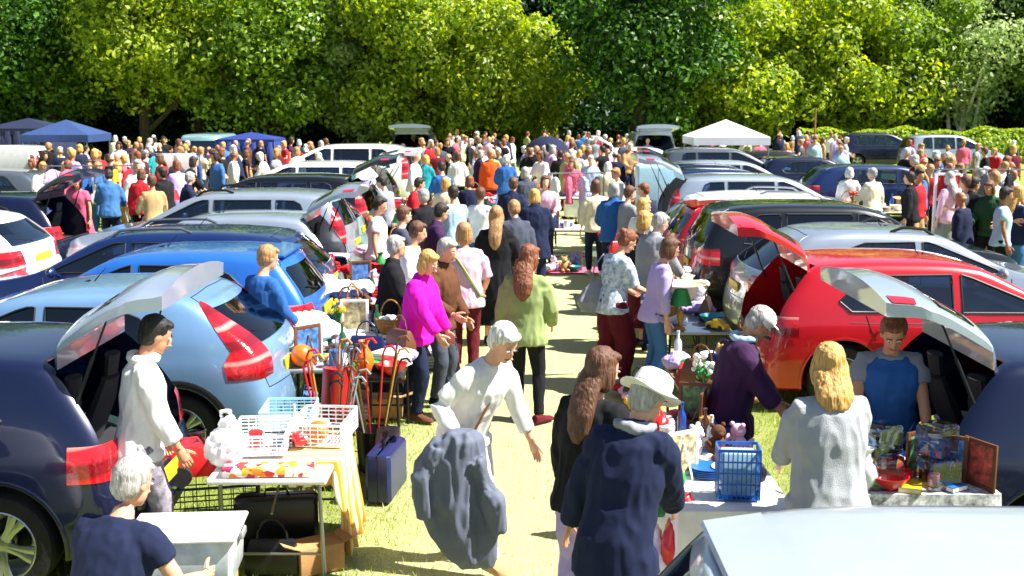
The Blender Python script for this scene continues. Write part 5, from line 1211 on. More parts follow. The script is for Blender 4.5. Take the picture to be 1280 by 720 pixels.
# gazebos
gazebo((X(88, 40), 40, 0), 2.3, 2.3, 2.02, 2.52, mat('canvas_blue', '#27406f', .7, var=.1), 'blue gazebo with dark inside beneath the left trees')
gazebo((X(28, 46), 47, 0), 2.8, 2.6, 2.1, 2.5, mat('canvas_navy', '#141d3c', .7, var=.1), 'dark navy tent in the shade left of the blue gazebo', 2, 'tent')
gazebo((X(316, 44), 44, 0), 2.2, 2.2, 1.75, 2.0, mat('canvas_royal', '#1a2f7a', .7, var=.1), 'closed royal blue tent between the teal van and the white people carrier', 2, 'tent')
gazebo((X(910, 37), 37.8, 0), 2.45, 2.45, 2.0, 2.55, mat('canvas_white', '#f0f2f2', .7, var=.04), 'white canopy above the rows of cars on the right')
t = empty('umbrella'); put(t, (X(683, 38), 38, 0)); tag(t, 'navy umbrella held up in the far crowd', 'umbrella')
m = MB(); rings = []
for k in range(7):
    a = k / 6 * R(62); rings.append([(.85 * math.sin(a) * math.cos(2 * math.pi * j / 16) * (1 - .04 * (j % 2)), .85 * math.sin(a) * math.sin(2 * math.pi * j / 16) * (1 - .04 * (j % 2)), 1.15 + .85 * math.cos(a)) for j in range(16)])
m.loft(rings, 0, False); m.obj('canopy', [CLOTH['navy']], t); MB().tube([(0, 0, 1.0), (0, 0, 2.02)], .01).obj('shaft', [M_STEEL], t)

# ---------------------------------------------------------------- people near the camera
def PP(px, py, h, z=None): p = at(px, py, h if z is None else z); return (p.x, p.y)
GP_ = 'people browsing the near stalls'
r1, i1 = person('white haired woman in white top and trousers walking with coats over her arm', PP(592, 706, 0, 0), -128, 1.70, .98, 26, 0, (12, 22), [(.31, .14, .95), (-.30, .30, .72)], [(.09, .24, 8), (-.10, -.18, -4, .03, 22)], 0, False, ('shirt', 'white'), ('jeans', 'white'), ('short', 'white'), 0, 'tan', .011, None, 'person', GP_, .95, seed=3)
o = MB().tube([i1['sh'][1] + Vector((.0, 0, .03)), i1['T'](.3, .13, .05), i1['T'](.05, .16, .15)], .009, 5).obj('bag_strap', [PLAST['brown']]); o.parent = r1; o.matrix_parent_inverse = r1.matrix_basis.inverted()
w_ = i1['wr'][0]; m = MB()
def cring(c, a, b, n=16, ph=0): return [Vector(c) + Vector((a * math.cos(2 * math.pi * j / n) * (1 + .12 * math.sin(3 * 2 * math.pi * j / n + ph)), b * math.sin(2 * math.pi * j / n) * (1 + .25 * math.sin(4 * 2 * math.pi * j / n + ph)), 0)) for j in range(n)]
m.loft([cring(w_ + Vector((dx, dy, dz)), a, b, 16, ph) for dx, dy, dz, a, b, ph in ((.02, -.05, .07, .08, .06, 0), (.0, -.06, .03, .15, .09, .2), (-.05, -.06, -.12, .21, .10, .5), (-.06, -.06, -.35, .24, .10, .9), (.02, -.06, -.58, .21, .09, 1.4), (.08, -.06, -.74, .15, .07, 1.9), (.10, -.06, -.80, .10, .04, 2))])
m.tube([w_ + Vector((-.12, -.1, -.02)), w_ + Vector((-.22, -.12, -.2)), w_ + Vector((-.2, -.13, -.45))], [.06, .065, .045]); m.tube([w_ + Vector((.1, -.1, -.1)), w_ + Vector((.22, -.12, -.35)), w_ + Vector((.26, -.1, -.55))], [.07, .075, .05])
me = remesh(m, .012, 3, .022, 9, .22, 4, ridge=.75); me.materials.append(mat('cloth_coat_grey', '#5d6475', .8, var=.12, vscale=6, bump=.35, bscale=200)); o = link('coat', me); tag(o, 'dark grey coat hanging over the arm of the white haired woman', 'coat')
person('woman in bright magenta jacket and navy trousers by the black table', PP(521, 316, 1.62), -112, 1.62, 1.0, 8, 0, (10, 20), [(.16, .30, .92), (-.2, .26, .82)], [(.10, .02, 8), (-.10, -.22, -8)], 0, False, ('jacket', 'magenta'), ('trousers', 'navy'), ('bob', 'blond'), 0, 'brown', .012, group=GP_, seed=5)
person('woman in dark patterned jacket just behind the magenta jacket', PP(548, 302, 1.66), -120, 1.66, 1.0, 6, 0, (0, 15), [(.2, .3, 1.0), (-.2, .2, .9)], None, 0, False, ('jacket', 'brown'), ('trousers', 'charcoal'), ('short', 'grey'), 0, 'black', .014, group=GP_, seed=6)
r3, i3 = person('woman seen from behind in pale pink top and burgundy trousers with olive strap', PP(580, 284, 1.66), 4, 1.66, 1.12, 3, 0, (5, 5), [(.24, .2, .95), (-.3, .05, .82)], [(.10, .0, 5), (-.10, .05, -5)], 0, False, ('jumper', 'pink'), ('trousers', 'burgundy'), ('bob', 'sandy'), 0, 'black', .012, group=GP_, sleeve=.6, seed=7)
pts = [i3['T'](t, -.155 + abs(t - .25) * .07, x) for t, x in ((.47, -.12), (.4, -.08), (.28, 0), (.15, .08), (.0, .17))]; pts = [i3['T'](.49, 0, -.14)] + pts + [i3['T'](-.03, 0, .235)]
o = MB().tube(pts, .017, 6).obj('strap', [CLOTH['olive']]); o.parent = r3; o.matrix_parent_inverse = r3.matrix_basis.inverted()
person('woman in long black coat with long fair hair down her back', PP(620, 263, 1.70), -6, 1.70, 1.0, 2, 0, (-10, 5), [(.22, .25, 1.0), (-.26, .1, .85)], None, 0, False, ('coat', 'black'), ('skirt', 'black'), ('long', 'sandy'), 0, 'black', .013, group=GP_, seed=8, hem=-.35)
person('woman in olive green jacket and black leggings with curly auburn hair', PP(657, 313, 1.65), -14, 1.65, 1.05, 4, 0, (35, 12), [(.22, .22, .95), (-.28, .05, .82)], [(.16, -.1, 30), (-.09, .05, -4)], 0, False, ('jacket', 'olive'), ('leggings', 'black'), ('wavy', 'auburn'), 0, 'burgundy', .012, group=GP_, seed=9)
r6, i6 = person('woman in pale blue patterned shirt and burgundy trousers reading a packet', PP(768, 290, 1.66), -62, 1.66, 1.08, 10, 0, (5, 30), [(.14, .36, 1.02), (-.20, .34, 1.0)], [(.12, .05, 10), (-.12, -.1, -5)], 0, False, ('shirt', mat('cloth_blue_pattern', '#b7c6dc', .85, var=.55, vscale=22)), ('wide', 'burgundy'), ('bun', 'auburn'), 0, 'grey', .012, group=GP_, sleeve=.55, seed=10)
p = (i6['wr'][0] + i6['wr'][1]) / 2 + Vector((.1, -.05, .0)); o = root_mesh(MB().box((0, 0, 0), (.15, .02, .09), 0).box((0, 0, -.065), (.15, .0205, .04), 1).box((0, 0, -.105), (.15, .02, .04), 2).box((-.02, -.0115, .01), (.05, .003, .03), 1), 'packet', [PLAST['blue'], PLAST['white'], PLAST['red']]); put(o, p - Vector((.0, .0, .05)), R(-20)); tag(o, 'small blue, white and red packet held by the woman in the pale blue shirt', 'packet')
m = MB().loft([[(x * k, y * j, z) for x, y in ((-.2, -.05), (-.1, -.09), (.1, -.09), (.2, -.05), (.2, .05), (.1, .09), (-.1, .09), (-.2, .05))] for z, k, j in ((0, .6, .7), (.02, .95, 1.1), (.12, 1.15, 1.3), (.26, .8, .8), (.34, .4, .35), (.36, .3, .2))])
me = remesh(m, .012, 3, .012, 9, 1, 2); me.materials.append(CLOTH['grey']); o = link('shoulder_bag', me); put(o, (i6['sh'][1].x - .12, i6['sh'][1].y - .12, .78), R(10)); tag(o, 'large soft grey shoulder bag of the woman in the pale blue shirt', 'bag'); MB().tube([(-.08, 0, .33), (-.04, .03, .5), (.08, .1, .62), (.14, .1, .5), (.1, .02, .33)], .011, 6).obj('strap', [CLOTH['grey']], o)
person('woman in black top and burgundy skirt behind the pale blue shirt', PP(797, 268, 1.66), -70, 1.66, 1.05, 6, 0, (0, 15), [(.2, .3, 1.0), (-.2, .3, 1.0)], None, 0, False, ('jumper', 'black'), ('skirt', 'burgundy'), ('bob', 'blond'), 0, 'black', .014, group=GP_, seed=11)
# two at the white table
person('long haired woman in black cardigan and lilac wide trousers beside the navy coat', PP(738, 447, 1.64), -38, 1.64, 1.0, 6, 0, (22, 14), [(.2, .34, 1.02), (-.26, .12, .86)], [(.1, .0, 5), (-.11, -.05, -5)], 0, False, ('cardigan', 'black'), ('wide', 'lilac'), ('long', 'brown'), 0, 'white', .011, group=GP_, hem=-.12, seed=12)
person('person in navy coat and white sun hat with black trousers', PP(776, 503, 1.56), -26, 1.66, .94, 13, 5, (24, 26), [(.16, .4, .95), (-.34, .10, .80)], [(.11, .0, 5), (-.12, -.05, -5)], 0, False, ('coat', 'navy'), ('trousers', 'black'), ('short', 'grey'), 0, 'black', .011, ('sunhat', 'white'), 'person', GP_, hem=-.22, scarf='grey', seed=13)
person('stooping person in dark purple cardigan and white cap beside the red bumper', (1.60, 8.0), -100, 1.58, 1.1, 10, 0, (-8, 36), [(.18, .42, .85), (-.16, .40, .82)], [(.1, .02, 5), (-.1, -.1, -5)], 0, False, ('cardigan', 'purple'), ('trousers', 'brown'), ('short', 'grey'), 1, 'brown', .012, ('cap', 'white'), 'person', GP_, seed=14, scarf='pale_blue', puff=.012)
person('blonde woman in pale grey jumper seen from behind at the glassware', PP(1042, 443, 1.66), 6, 1.66, 1.12, 4, 0, (12, 12), [(.14, .36, 1.0), (-.16, .34, .98)], None, 0, False, ('jumper', mat('cloth_pale_grey', '#a9adb2', .9, var=.03, vscale=14, bump=.5, bscale=200)), ('trousers', 'charcoal'), ('mid', 'blond'), 0, 'black', .011, group=GP_, seed=15)
r24, i24 = person('man in blue vest over grey t-shirt leaning over the glassware', (2.5, 7.4), 172, 1.66, 1.08, 15, 0, (6, 24), [(.24, .30, .86), (-.24, .30, .86)], None, 0, False, ('tee', 'grey'), ('jeans', 'navy'), ('short', 'auburn'), 1, 'black', .011, None, 'person', GP_, seed=16, over='blue')
# left stall
r25, i25 = person('dark haired man in white shirt, white scarf and patterned trousers beside the open navy boot', (-2.36, 7.0), -66, 1.66, .96, 6, 0, (0, 22), [(.2, .22, .86), (-.24, .16, .82)], None, 0, False, ('shirt', 'white'), ('trousers', mat('cloth_mottled2', '#8d8692', .85, var=.6, vscale=16)), ('short', 'black'), 1, 'black', .011, None, 'person', GP_, seed=17, puff=.01, scarf='white')
person('grey haired man in blue denim shirt between the crossover and the blue hatchback', PP(323, 313, 1.66), -40, 1.66, 1.05, 6, 0, (15, 14), [(.18, .3, .95), (-.22, .22, .9)], [(.1, .02, 5), (-.1, .0, -5)], 0, False, ('shirt', 'blue'), ('jeans', 'denim'), ('short', 'sandy'), 0, 'black', .012, group=GP_, seed=18)
sx, sy = PP(160, 574, 0, 1.27)
r27, i27 = person('seated grey haired man in navy t-shirt seen from behind at the bottom left', (sx - .12, sy - .1), -22, 1.74, 1.16, 24, 0, (10, 10), [(.26, .42, .56), (-.26, .42, .56)], [(.18, .42, 8), (-.18, .42, -8)], .48, True, ('tee', 'navy'), ('jeans', 'denim'), ('short', 'grey'), 0, 'brown', .011, None, 'person', GP_, seed=19)
t = empty('camping_stool'); put(t, (sx - .12, sy - .16, 0), R(-22)); tag(t, 'folding camping stool under the seated grey haired man', 'stool'); MB().box((0, -.05, .37), (.42, .36, .03), 0, 0, .01).obj('seat', [CLOTH['dark_green']], t)
for q in (1, -1): MB().tube([(q * .19, -.22, .36), (q * .19, .12, 0)], .012).tube([(q * .19, .12, .36), (q * .19, -.22, 0)], .012).obj('leg', [M_STEEL], t)

# ---------------------------------------------------------------- people along the aisle
def mid(lst, group, vox=.019):
    for px, py, h, face, tp, tc, bt, bc, hs, hc, lab in lst:
        x, y = PP(px, py, h); rr = random.Random(px * 7 + py)
        hd = rr.choice([None, [(.2, .32, 1.0), (-.2, .3, 1.02)], [(.27, .04, .8), (-.2, .3, 1.0)], [(.18, .38, .9), (-.24, .1, .82)]])
        person(lab, (x, y), face, h, rr.uniform(.95, 1.12), rr.uniform(0, 12), 0, (rr.uniform(-25, 25), rr.uniform(0, 20)), hd, [(.10, rr.uniform(-.1, .12), 6), (-.10, rr.uniform(-.1, .1), -6)], 0, False, (tp, tc), (bt, bc), (hs, hc), rr.choice([0, 0, 2, 1]), rr.choice(['black', 'brown', 'white', 'navy']), vox, group=group, seed=px)
GM = 'people along the middle of the aisle'
mid([
 (745, 228, 1.66, 6, 'shirt', 'cream', 'jeans', 'navy', 'bob', 'brown', 'woman in white shirt and navy trousers standing alone by the gap in the walkway'),
 (767, 232, 1.70, -10, 'jacket', 'blue', 'trousers', 'navy', 'bob', 'grey', 'person in blue jacket right beside the woman in white shirt'),
 (783, 236, 1.66, -60, 'shirt', 'grey', 'trousers', 'navy', 'short', 'brown', 'person in grey shirt behind the blue jacket'),
 (645, 254, 1.68, 10, 'jacket', 'charcoal', 'trousers', 'black', 'short', 'sandy', 'man in dark charcoal jacket left of the navy coated blonde'),
 (669, 240, 1.66, -4, 'coat', 'navy', 'trousers', 'navy', 'bob', 'blond', 'blonde woman in long navy coat seen from behind'),
 (568, 236, 1.70, 20, 'shirt', 'pale_blue', 'jeans', 'denim', 'short', 'dark', 'man in pale blue shirt seen over the pink top'),
 (600, 238, 1.64, -30, 'tee', 'white', 'jeans', 'denim', 'short', 'brown', 'person in white t-shirt with short brown hair near the black coat'),
 (516, 224, 1.62, -100, 'jumper', 'red', 'trousers', 'charcoal', 'short', 'dark', 'person in bright red jumper beside the parked cars'),
 (613, 190, 1.80, 0, 'jacket', 'orange', 'jeans', 'denim', 'short', 'sandy', 'person in vivid orange jacket standing out in the crowd'),
 (542, 258, 1.66, -80, 'jacket', 'purple', 'trousers', 'black', 'short', 'dark', 'person in purple patterned jacket by the left stalls'),
 (553, 205, 1.72, 30, 'shirt', 'blue', 'jeans', 'denim', 'short', 'dark', 'person in royal blue shirt left of the orange jacket'),
 (640, 225, 1.70, -15, 'jacket', 'navy', 'jeans', 'navy', 'short', 'brown', 'person in navy jacket with short brown hair in mid aisle'),
 (657, 212, 1.68, 15, 'jacket', 'charcoal', 'trousers', 'black', 'bob', 'grey', 'grey haired person in charcoal jacket in mid aisle'),
 (586, 222, 1.60, 0, 'shirt', 'navy', 'jeans', 'navy', 'bob', 'auburn', 'auburn haired woman in navy shirt under the orange jacket'),
 (716, 200, 1.64, 170, 'dress', 'rose', 'skirt', 'white', 'long', 'brown', 'woman in rose top and long white skirt at the end of the walkway'),
 (738, 196, 1.70, 190, 'shirt', 'pale_blue', 'jeans', 'navy', 'short', 'grey', 'person in pale blue shirt behind the end table'),
 (812, 232, 1.64, 60, 'tee', 'navy', 'jeans', 'denim', 'short', 'auburn', 'child like figure in navy t-shirt near the pale blue cabinet'),
 (776, 212, 1.68, 100, 'shirt', 'white', 'jeans', 'denim', 'short', 'sandy', 'sandy haired man in white shirt by the right row'),
 (700, 190, 1.68, 0, 'jacket', 'black', 'trousers', 'black', 'short', 'dark', 'dark haired person in black jacket at the end of the walkway'),
 (530, 196, 1.7, -30, 'jacket', 'teal', 'trousers', 'black', 'bob', 'blond', 'blonde person in teal jacket beside the white people carrier'),
 (572, 192, 1.7, 0, 'shirt', 'white', 'trousers', 'black', 'bob', 'brown', 'brown haired person in white shirt left of the orange jacket'),
 (632, 196, 1.72, 0, 'jacket', 'blue', 'trousers', 'navy', 'short', 'white', 'white haired person in blue jacket right of the orange jacket'),
 (672, 186, 1.72, 0, 'shirt', 'navy', 'trousers', 'navy', 'short', 'dark', 'dark haired man in navy shirt below the umbrella'),
 (805, 205, 1.7, 120, 'jacket', 'brown', 'trousers', 'black', 'short', 'grey', 'grey haired man in brown jacket by the open navy boot'),
 (822, 300, 1.62, -80, 'shirt', 'lilac', 'jeans', 'denim', 'bob', 'brown', 'woman in lilac shirt bending by the black off-roader'),
 (815, 270, 1.68, -50, 'jacket', 'grey', 'jeans', 'navy', 'short', 'grey', 'grey haired man in grey jacket by the squeezed red hatchback'),
 (500, 262, 1.66, -70, 'shirt', 'charcoal', 'trousers', 'black', 'short', 'brown', 'person in charcoal shirt among the left stalls'),
 (470, 250, 1.66, -90, 'tee', 'white', 'jeans', 'navy', 'short', 'dark', 'person in white t-shirt beside the open black off-roader'),
 (486, 300, 1.62, -80, 'jacket', 'black', 'trousers', 'black', 'short', 'grey', 'grey haired person in black jacket bending over the left stalls'),
 (508, 280, 1.66, -100, 'shirt', 'white', 'jeans', 'denim', 'short', 'brown', 'brown haired person in white shirt at the cream table'),
 (532, 240, 1.68, 30, 'jacket', 'black', 'trousers', 'black', 'short', 'grey', 'grey haired person in black jacket in the left of the aisle'),
 (556, 225, 1.64, -20, 'shirt', 'cream', 'jeans', 'navy', 'bob', 'blond', 'blonde woman in cream shirt in the left of the aisle'),
 (682, 222, 1.66, 170, 'shirt', 'pink', 'jeans', 'navy', 'bob', 'brown', 'brown haired woman in pink shirt facing the camera in mid aisle'),
 (484, 222, 1.70, 60, 'shirt', 'grey', 'jeans', 'navy', 'short', 'dark', 'dark haired man in grey shirt beside the lilac hatchback'),
 (760, 205, 1.66, 0, 'jacket', 'cream', 'trousers', 'tan', 'bob', 'white', 'white haired woman in cream jacket beyond the blue jacket'),
 (800, 252, 1.64, -60, 'shirt', 'white', 'jeans', 'navy', 'bob', 'blond', 'blonde woman in white shirt by the cream table on the right'),
], GM)
GRD = 'people on the right of the field'
mid([
 (1092, 213, 1.66, 20, 'shirt', 'cream', 'jeans', 'denim', 'short', 'grey', 'grey haired person in cream shirt in front of the dark blue estate'),
 (1062, 212, 1.60, -20, 'shirt', 'white', 'jeans', 'denim', 'curly', 'white', 'white haired person in white shirt in front of the dark blue estate'),
 (1172, 200, 1.72, 170, 'jacket', 'grey', 'jeans', 'navy', 'short', 'auburn', 'auburn haired man behind the red picture board'),
 (1192, 196, 1.72, 150, 'shirt', 'brown', 'jeans', 'navy', 'bald', 'dark', 'bald person in brown shirt behind the red picture board'),
 (1140, 218, 1.70, 60, 'jacket', 'black', 'trousers', 'black', 'short', 'dark', 'dark haired person in black jacket left of the red picture board'),
 (1212, 224, 1.74, -60, 'jacket', 'black', 'trousers', 'black', 'short', 'dark', 'dark haired man in black jacket right of the red picture board'),
 (1240, 228, 1.70, 140, 'jacket', 'dark_green', 'trousers', 'black', 'bob', 'brown', 'brown haired woman in dark green jacket at the right'),
 (1272, 236, 1.66, 100, 'dress', 'pale_blue', 'skirt', 'pale_blue', 'long', 'auburn', 'woman in pale blue dress at the right edge'),
 (1228, 214, 1.66, 20, 'shirt', 'yellow', 'jeans', 'navy', 'short', 'grey', 'person in yellow shirt at the right of the field'),
 (1258, 205, 1.70, 30, 'jacket', 'white', 'jeans', 'navy', 'short', 'sandy', 'sandy haired person in white jacket near the right edge'),
], GRD)
mid([
 (135, 214, 1.70, 10, 'jacket', 'denim', 'jeans', 'navy', 'short', 'dark', 'dark haired person in denim jacket left of the crowd'),
 (172, 214, 1.66, -20, 'jacket', 'red', 'trousers', 'black', 'bob', 'brown', 'woman in red jacket and black trousers on the left'),
 (190, 222, 1.70, 30, 'shirt', 'tan', 'trousers', 'black', 'short', 'brown', 'person in tan shirt beside the red jacket on the left'),
 (205, 212, 1.72, 60, 'jacket', 'black', 'trousers', 'black', 'short', 'dark', 'man in black jacket under the white board'),
 (150, 205, 1.64, 90, 'shirt', 'cream', 'trousers', 'tan', 'bob', 'blond', 'blonde woman in cream shirt on the left'),
 (98, 222, 1.64, 160, 'dress', 'rose', 'skirt', 'rose', 'bob', 'dark', 'woman in rose dress at the left clothes rail'),
 (232, 218, 1.68, -60, 'jacket', 'navy', 'trousers', 'navy', 'short', 'grey', 'grey haired man in navy jacket beside the board'),
 (118, 205, 1.70, -30, 'shirt', 'white', 'jeans', 'denim', 'short', 'sandy', 'sandy haired man in white shirt at the left clothes rail'),
], 'people on the left of the field')
# ---------------------------------------------------------------- the far crowd
def merge_tree(root):
    bm = bmesh.new(); mats = []
    def rec(o):
        nonlocal bm
        me = o.data.copy(); k = len(mats); 
        for m_ in (o.data.materials if o == root else [o.data.materials[0]]): mats.append((o.name.split('.')[0], m_))
        for p_ in me.polygons: p_.material_index += k
        bm.from_mesh(me); bpy.data.meshes.remove(me)
        for ch in o.children: rec(ch)
    rec(root); me = bpy.data.meshes.new('person'); bm.to_mesh(me); bm.free()
    for _, m_ in mats: me.materials.append(m_)
    def kill(o):
        for ch in list(o.children): kill(ch)
        bpy.data.objects.remove(o)
    kill(root); return me, [n for n, _ in mats]
PROTO = []
for i, (tp, bt, hs, hd, ft, ln) in enumerate((('shirt', 'jeans', 'short', None, None, 2), ('jacket', 'trousers', 'short', [(.2, .3, 1.0), (-.2, .3, 1.05)], None, 6), ('tee', 'jeans', 'bob', [(.27, .04, .8), (-.2, .3, 1.1)], [(.1, .15, 5), (-.1, -.15, -5)], 3),
        ('cardigan', 'trousers', 'bob', [(.16, .4, .95), (-.2, .3, .9)], None, 14), ('shirt', 'skirt', 'long', None, None, 2), ('coat', 'trousers', 'curly', None, [(.1, -.15, 5), (-.1, .18, -5)], 4), ('tee', 'shorts', 'short', [(.3, .1, .82), (-.25, .2, 1.2)], None, 0), ('jumper', 'jeans', 'bald', None, None, 4))):
    r_, _ = person('x', (0, 0), 0, 1.7, 1.05, ln, 0, (rnd.uniform(-20, 20), 8), hd, ft, 0, False, (tp, 'white'), (bt, 'navy'), (hs, 'brown'), 0, 'black', .03, seed=i)
    PROTO.append(merge_tree(r_) + (tp, bt, hs))
zones = [  # px0, px1, head py0, py1, count, phrase
 (20, 120, 180, 205, 20, 'near the blue gazebo'), (120, 250, 168, 205, 32, 'left of the teal van'), (215, 300, 174, 220, 20, 'below the teal van'), (300, 410, 172, 200, 16, 'near the closed tent'),
 (505, 600, 158, 196, 26, 'near the blue van'), (600, 700, 158, 190, 34, 'around the navy umbrella'), (700, 800, 160, 195, 32, 'near the far open boot'), (800, 960, 160, 180, 18, 'near the white canopy'),
 (970, 1060, 158, 185, 22, 'by the wooden post'), (1120, 1280, 176, 215, 24, 'below the right hedge'), (1060, 1280, 196, 245, 14, 'near the red picture board')]
TC = ['white', 'white', 'white', 'navy', 'navy', 'black', 'black', 'red', 'pale_blue', 'pale_blue', 'pink', 'cream', 'cream', 'grey', 'grey', 'blue', 'rose', 'charcoal', 'charcoal', 'lilac', 'brown', 'burgundy', 'purple', 'tan', 'denim', 'olive']; BC = ['navy', 'black', 'denim', 'tan', 'grey', 'brown']; HC = ['blond', 'grey', 'white', 'brown', 'dark', 'sandy', 'auburn']
rf = random.Random(21); taken = []; seen_l = set()
KW = dict(shirt='shirt', jacket='jacket', tee='t-shirt', cardigan='cardigan', coat='coat', jumper='jumper')
for x0, x1, y0, y1, cnt, ph in zones:
    n = tries = 0
    while n < cnt and tries < cnt * 60:
        tries += 1; h = rf.uniform(1.58, 1.82); px, py = rf.uniform(x0, x1), y0 + (y1 - y0) * rf.random() ** 1.2; x, y = PP(px, py, h)
        if y > 58 or any((x - a) ** 2 + (y - b) ** 2 < .3 for a, b in taken) or any(a - .3 < x < b + .3 and c - .3 < y < d + .3 for a, b, c, d in FOOT): continue
        me, slots, tp, bt, hs = rf.choice(PROTO); t_, b_, h_ = rf.choice(TC), rf.choice(BC), rf.choice(HC)
        hp_ = 'bald' if hs == 'bald' else {'brown': 'brown haired', 'dark': 'dark haired'}.get(h_, h_ + ' haired').replace('blond haired', 'fair haired')
        lab = '%s person in %s %s and %s %s %s' % (hp_, t_.replace('_', ' '), KW[tp], b_, {'jeans': 'trousers'}.get(bt, bt), ph)
        if lab in seen_l: continue
        seen_l.add(lab); taken.append((x, y)); n += 1
        o = link('person', me); put(o, (x, y, 0), rf.uniform(0, 6.28), h / 1.7); tag(o, lab, 'person', 'people in the far crowd')
        for i, s_ in enumerate(slots):
            nm = me.materials[i].name
            if nm.startswith('skin'): own_slot(o, i, rf.choice(SKIN))
            elif s_ == 'hair': own_slot(o, i, HAIR[h_])
            elif s_ in ('trousers', 'skirt', 'shorts'): own_slot(o, i, CLOTH[b_])
            elif s_ not in ('person', 'shoe', 'cap'): own_slot(o, i, CLOTH[t_])
# far stall tables among the crowd
for i, (px, D, ph) in enumerate(((150, 27, 'on the table on the left under the rail'), (260, 24, 'on the table behind the pale roofs on the left'), (330, 28, 'on the table left of the closed tent'), (200, 34, 'on the table in the left crowd'), (1100, 25, 'on the table on the right near the cream shirt'), (1230, 25.5, 'on the table on the right near the edge'), (1180, 33, 'on the table far on the right'), (560, 36, 'on the table in the middle crowd'), (690, 33, 'on the table in the far middle'))):
    x = X(px, D, .7); folding_table(x, D, 1.7, .7, .72, 'trestle table with the goods ' + ph[3:] if False else 'trestle table holding goods, ' + ph.replace('on the table ', ''), CLOTH['white'] if i % 2 else PLAST['cream']); spread(x, D, .725, 1.6, .6, 10, ph, sc=1.25)

# ---------------------------------------------------------------- trees and hedge
GT = 'trees behind the field'
def TR(px, D, *a, **k): return ((px - 640) / F * D, D, 0)
spec = [  # px, D, kind, width, height, z0, seed, label, kwargs
 (-20, 62, 'dark', 11.2, 13, 0.9, 1, 'dark tree with large leaves at the left edge', {}), (75, 65, 'mid', 10.6, 12.5, 1.7, 2, 'mid green tree with sunlit top above the blue gazebo', {}), (190, 62, 'bright', 10.1, 13, 2.1, 3, 'bright yellow green tree above the left crowd', {}), (255, 66, 'yellow', 9.0, 13.5, 2.8, 4, 'yellowish tree reaching above the teal van', {}),
 (350, 63, 'mid', 9.5, 12, 0.7, 5, 'mid green tree with hanging boughs above the closed tent', {}), (435, 66, 'pale', 8.4, 11.5, 0.7, 6, 'pale leaved tree left of the blue van', {}), (500, 64, 'bright', 9.0, 11, 0.9, 7, 'bright green tree above the blue van', {}), (574, 65, 'bright', 10.6, 10.4, 0.7, 8, 'broad bright rounded tree behind the orange jacket', {}), (655, 68, 'yellow', 7.3, 8.4, 0.7, 9, 'low yellowish tree beside the dark tree', {}),
 (797, 60, 'dark', 9.5, 14, 1.3, 10, 'tall dark green tree in the middle', {}), (850, 63, 'mid', 7.3, 12, 1.1, 11, 'mid green tree right of the tall dark tree', {}), (925, 64, 'bright', 9.0, 8.7, 0.7, 12, 'bright yellow green tree behind the white canopy', {}), (1046, 66, 'bright', 10.1, 10.6, 0.7, 13, 'broad bright tree behind the far people on the right', {}), (1110, 68, 'mid', 9.0, 11.2, 0.7, 14, 'mid green tree behind the navy people carrier', {}),
 (1200, 67, 'pale', 7.3, 9.5, 1.9, 15, 'pale birch with two white stems above the hedge', dict(bark=BIRCH, stems=3, n=7000)), (1275, 70, 'dark', 10.1, 13, 0.9, 16, 'dark tree at the right edge', {}), (1350, 66, 'mid', 9.0, 12, 0.9, 17, 'mid green tree past the right edge', {})]
for px, D, kind, w2, h2, z0, sd, lb, kw in spec: tree(lb, TR(px, D), kind, w2, h2, z0, sd, GT, rz=sd, **kw)
backs = [(-60, 15), (40, 15), (140, 15), (240, 15), (340, 14), (440, 13), (540, 9.6), (632, 7.4), (748, 7.4), (850, 11.5), (950, 8.6), (1050, 10.5), (1140, 12), (1230, 13), (1330, 14)]
BL = ['at the far left', 'behind the blue gazebo', 'behind the bright tree on the left', 'behind the yellowish tree', 'behind the tree with hanging boughs', 'behind the pale leaved tree', 'behind the bright rounded tree', 'behind the low yellowish tree', 'behind the tall dark tree', 'right of the tall dark tree', 'behind the white canopy tree', 'behind the broad bright tree on the right', 'left of the birch', 'right of the birch', 'at the far right']
for i, (px, h2) in enumerate(backs): tree('second row tree with shade coloured leaves ' + BL[i], TR(px, 76), 'shade', 11, h2, .6, 30 + i % 3, 'trees of the second row', rz=i * 1.3, n=12000, leaf=.26)
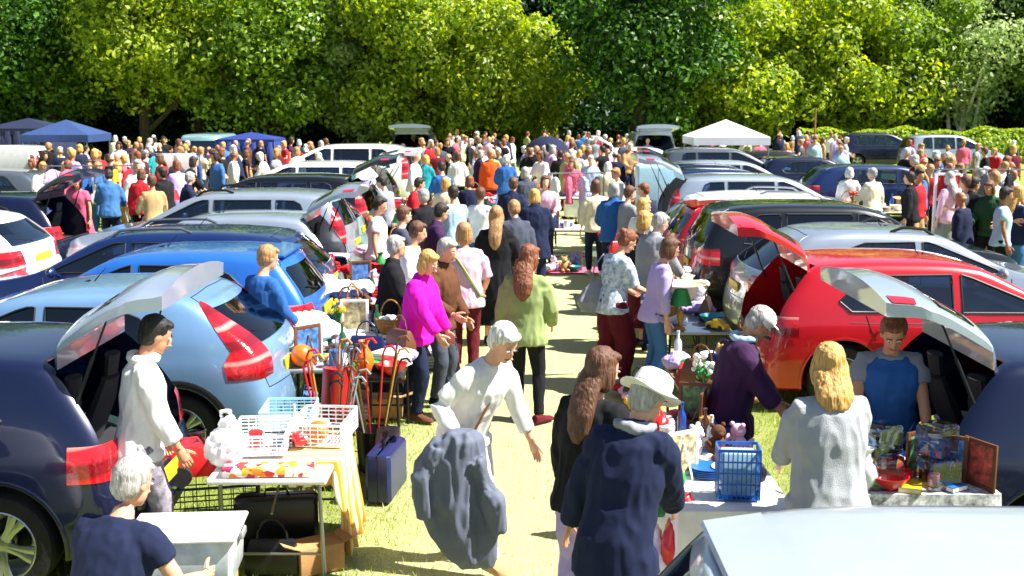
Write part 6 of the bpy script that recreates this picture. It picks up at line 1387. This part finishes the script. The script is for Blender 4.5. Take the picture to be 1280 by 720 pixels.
# low shrubs under the crowns, shade put into their leaf colour
SL = ['at the far left', 'behind the dark navy tent', 'behind the blue gazebo', 'behind the left crowd', 'behind the teal van', 'behind the closed blue tent', 'behind the tall white people carrier', 'behind the blue van', 'behind the umbrella', 'behind the open white hatchback', 'behind the silver van', 'behind the white canopy', 'left of the hedge', 'behind the hedge near its end', 'behind the navy people carrier', 'under the birch', 'at the right edge']
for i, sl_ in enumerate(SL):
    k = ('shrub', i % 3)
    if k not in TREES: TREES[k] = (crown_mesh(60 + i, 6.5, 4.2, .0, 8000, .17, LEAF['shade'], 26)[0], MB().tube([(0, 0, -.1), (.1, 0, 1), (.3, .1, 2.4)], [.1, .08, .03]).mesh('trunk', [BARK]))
    r = empty('shrub'); put(r, ((-60 + i * 84 - 640) / F * 71, 71, 0), i * 1.7); tag(r, 'leafy shrub with shade coloured leaves ' + sl_, 'shrub', 'shrubs under the trees'); link('foliage', TREES[k][0], r); link('stem', TREES[k][1], r)
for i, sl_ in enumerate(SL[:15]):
    r = empty('shrub'); put(r, ((-20 + i * 84 - 640) / F * 80, 80, 0), i * 2.3, 1.15); tag(r, 'hindmost row shrub with shade coloured leaves ' + sl_, 'shrub', 'shrubs of the hindmost row'); k = ('shrub', i % 3); link('foliage', TREES[k][0], r); link('stem', TREES[k][1], r)
def hedge(x0, x1, y, h, label, seed):
    g = np.random.default_rng(seed); n = int((x1 - x0) * 1300); x = g.uniform(x0, x1, n); a = g.uniform(-.35, math.pi * .75, n); rd = 1 - .25 * g.random(n) ** 2
    hh = h * (1 + .06 * np.sin(x * 1.3) + .05 * np.sin(x * 3.1)); c = np.stack([x, y - np.cos(a) * 1.1 * rd, np.maximum(.05, hh * .5 + np.sin(a) * hh * .5 * rd + g.uniform(-.45, 0, n) * hh * (np.cos(a) > .5))], 1)
    nr = np.stack([g.normal(size=n) * .5, -np.cos(a), np.sin(a) + .3], 1) + g.normal(size=(n, 3)) * .35; nr /= np.linalg.norm(nr, axis=1)[:, None]; u = np.cross(nr, g.normal(size=(n, 3))); u /= np.linalg.norm(u, axis=1)[:, None]; v = np.cross(nr, u); s_ = (.11 * g.uniform(.6, 1.3, n))[:, None]
    co = np.stack([c - u * s_, c - v * s_ * .6, c + u * s_, c + v * s_ * .6], 1).reshape(-1, 3); o = link('hedge', np_mesh('hedge', co, 4, [LEAF['yellow']])); tag(o, label, 'hedge'); return o
hedge((1000 - 640) / F * 60, 36, 60.5, 1.75, 'bright clipped hedge running behind the far cars on the right', 4)
p = tag(MB().tube([(0, 0, 0), (0, 0, 2.9)], [.06, .05], 8).obj('post', [M_WOOD]), 'thin bare wooden post standing at the left end of the hedge', 'post'); put(p, ((1015 - 640) / F * 57, 57, 0))

bpy.data.scenes.remove(WORK)
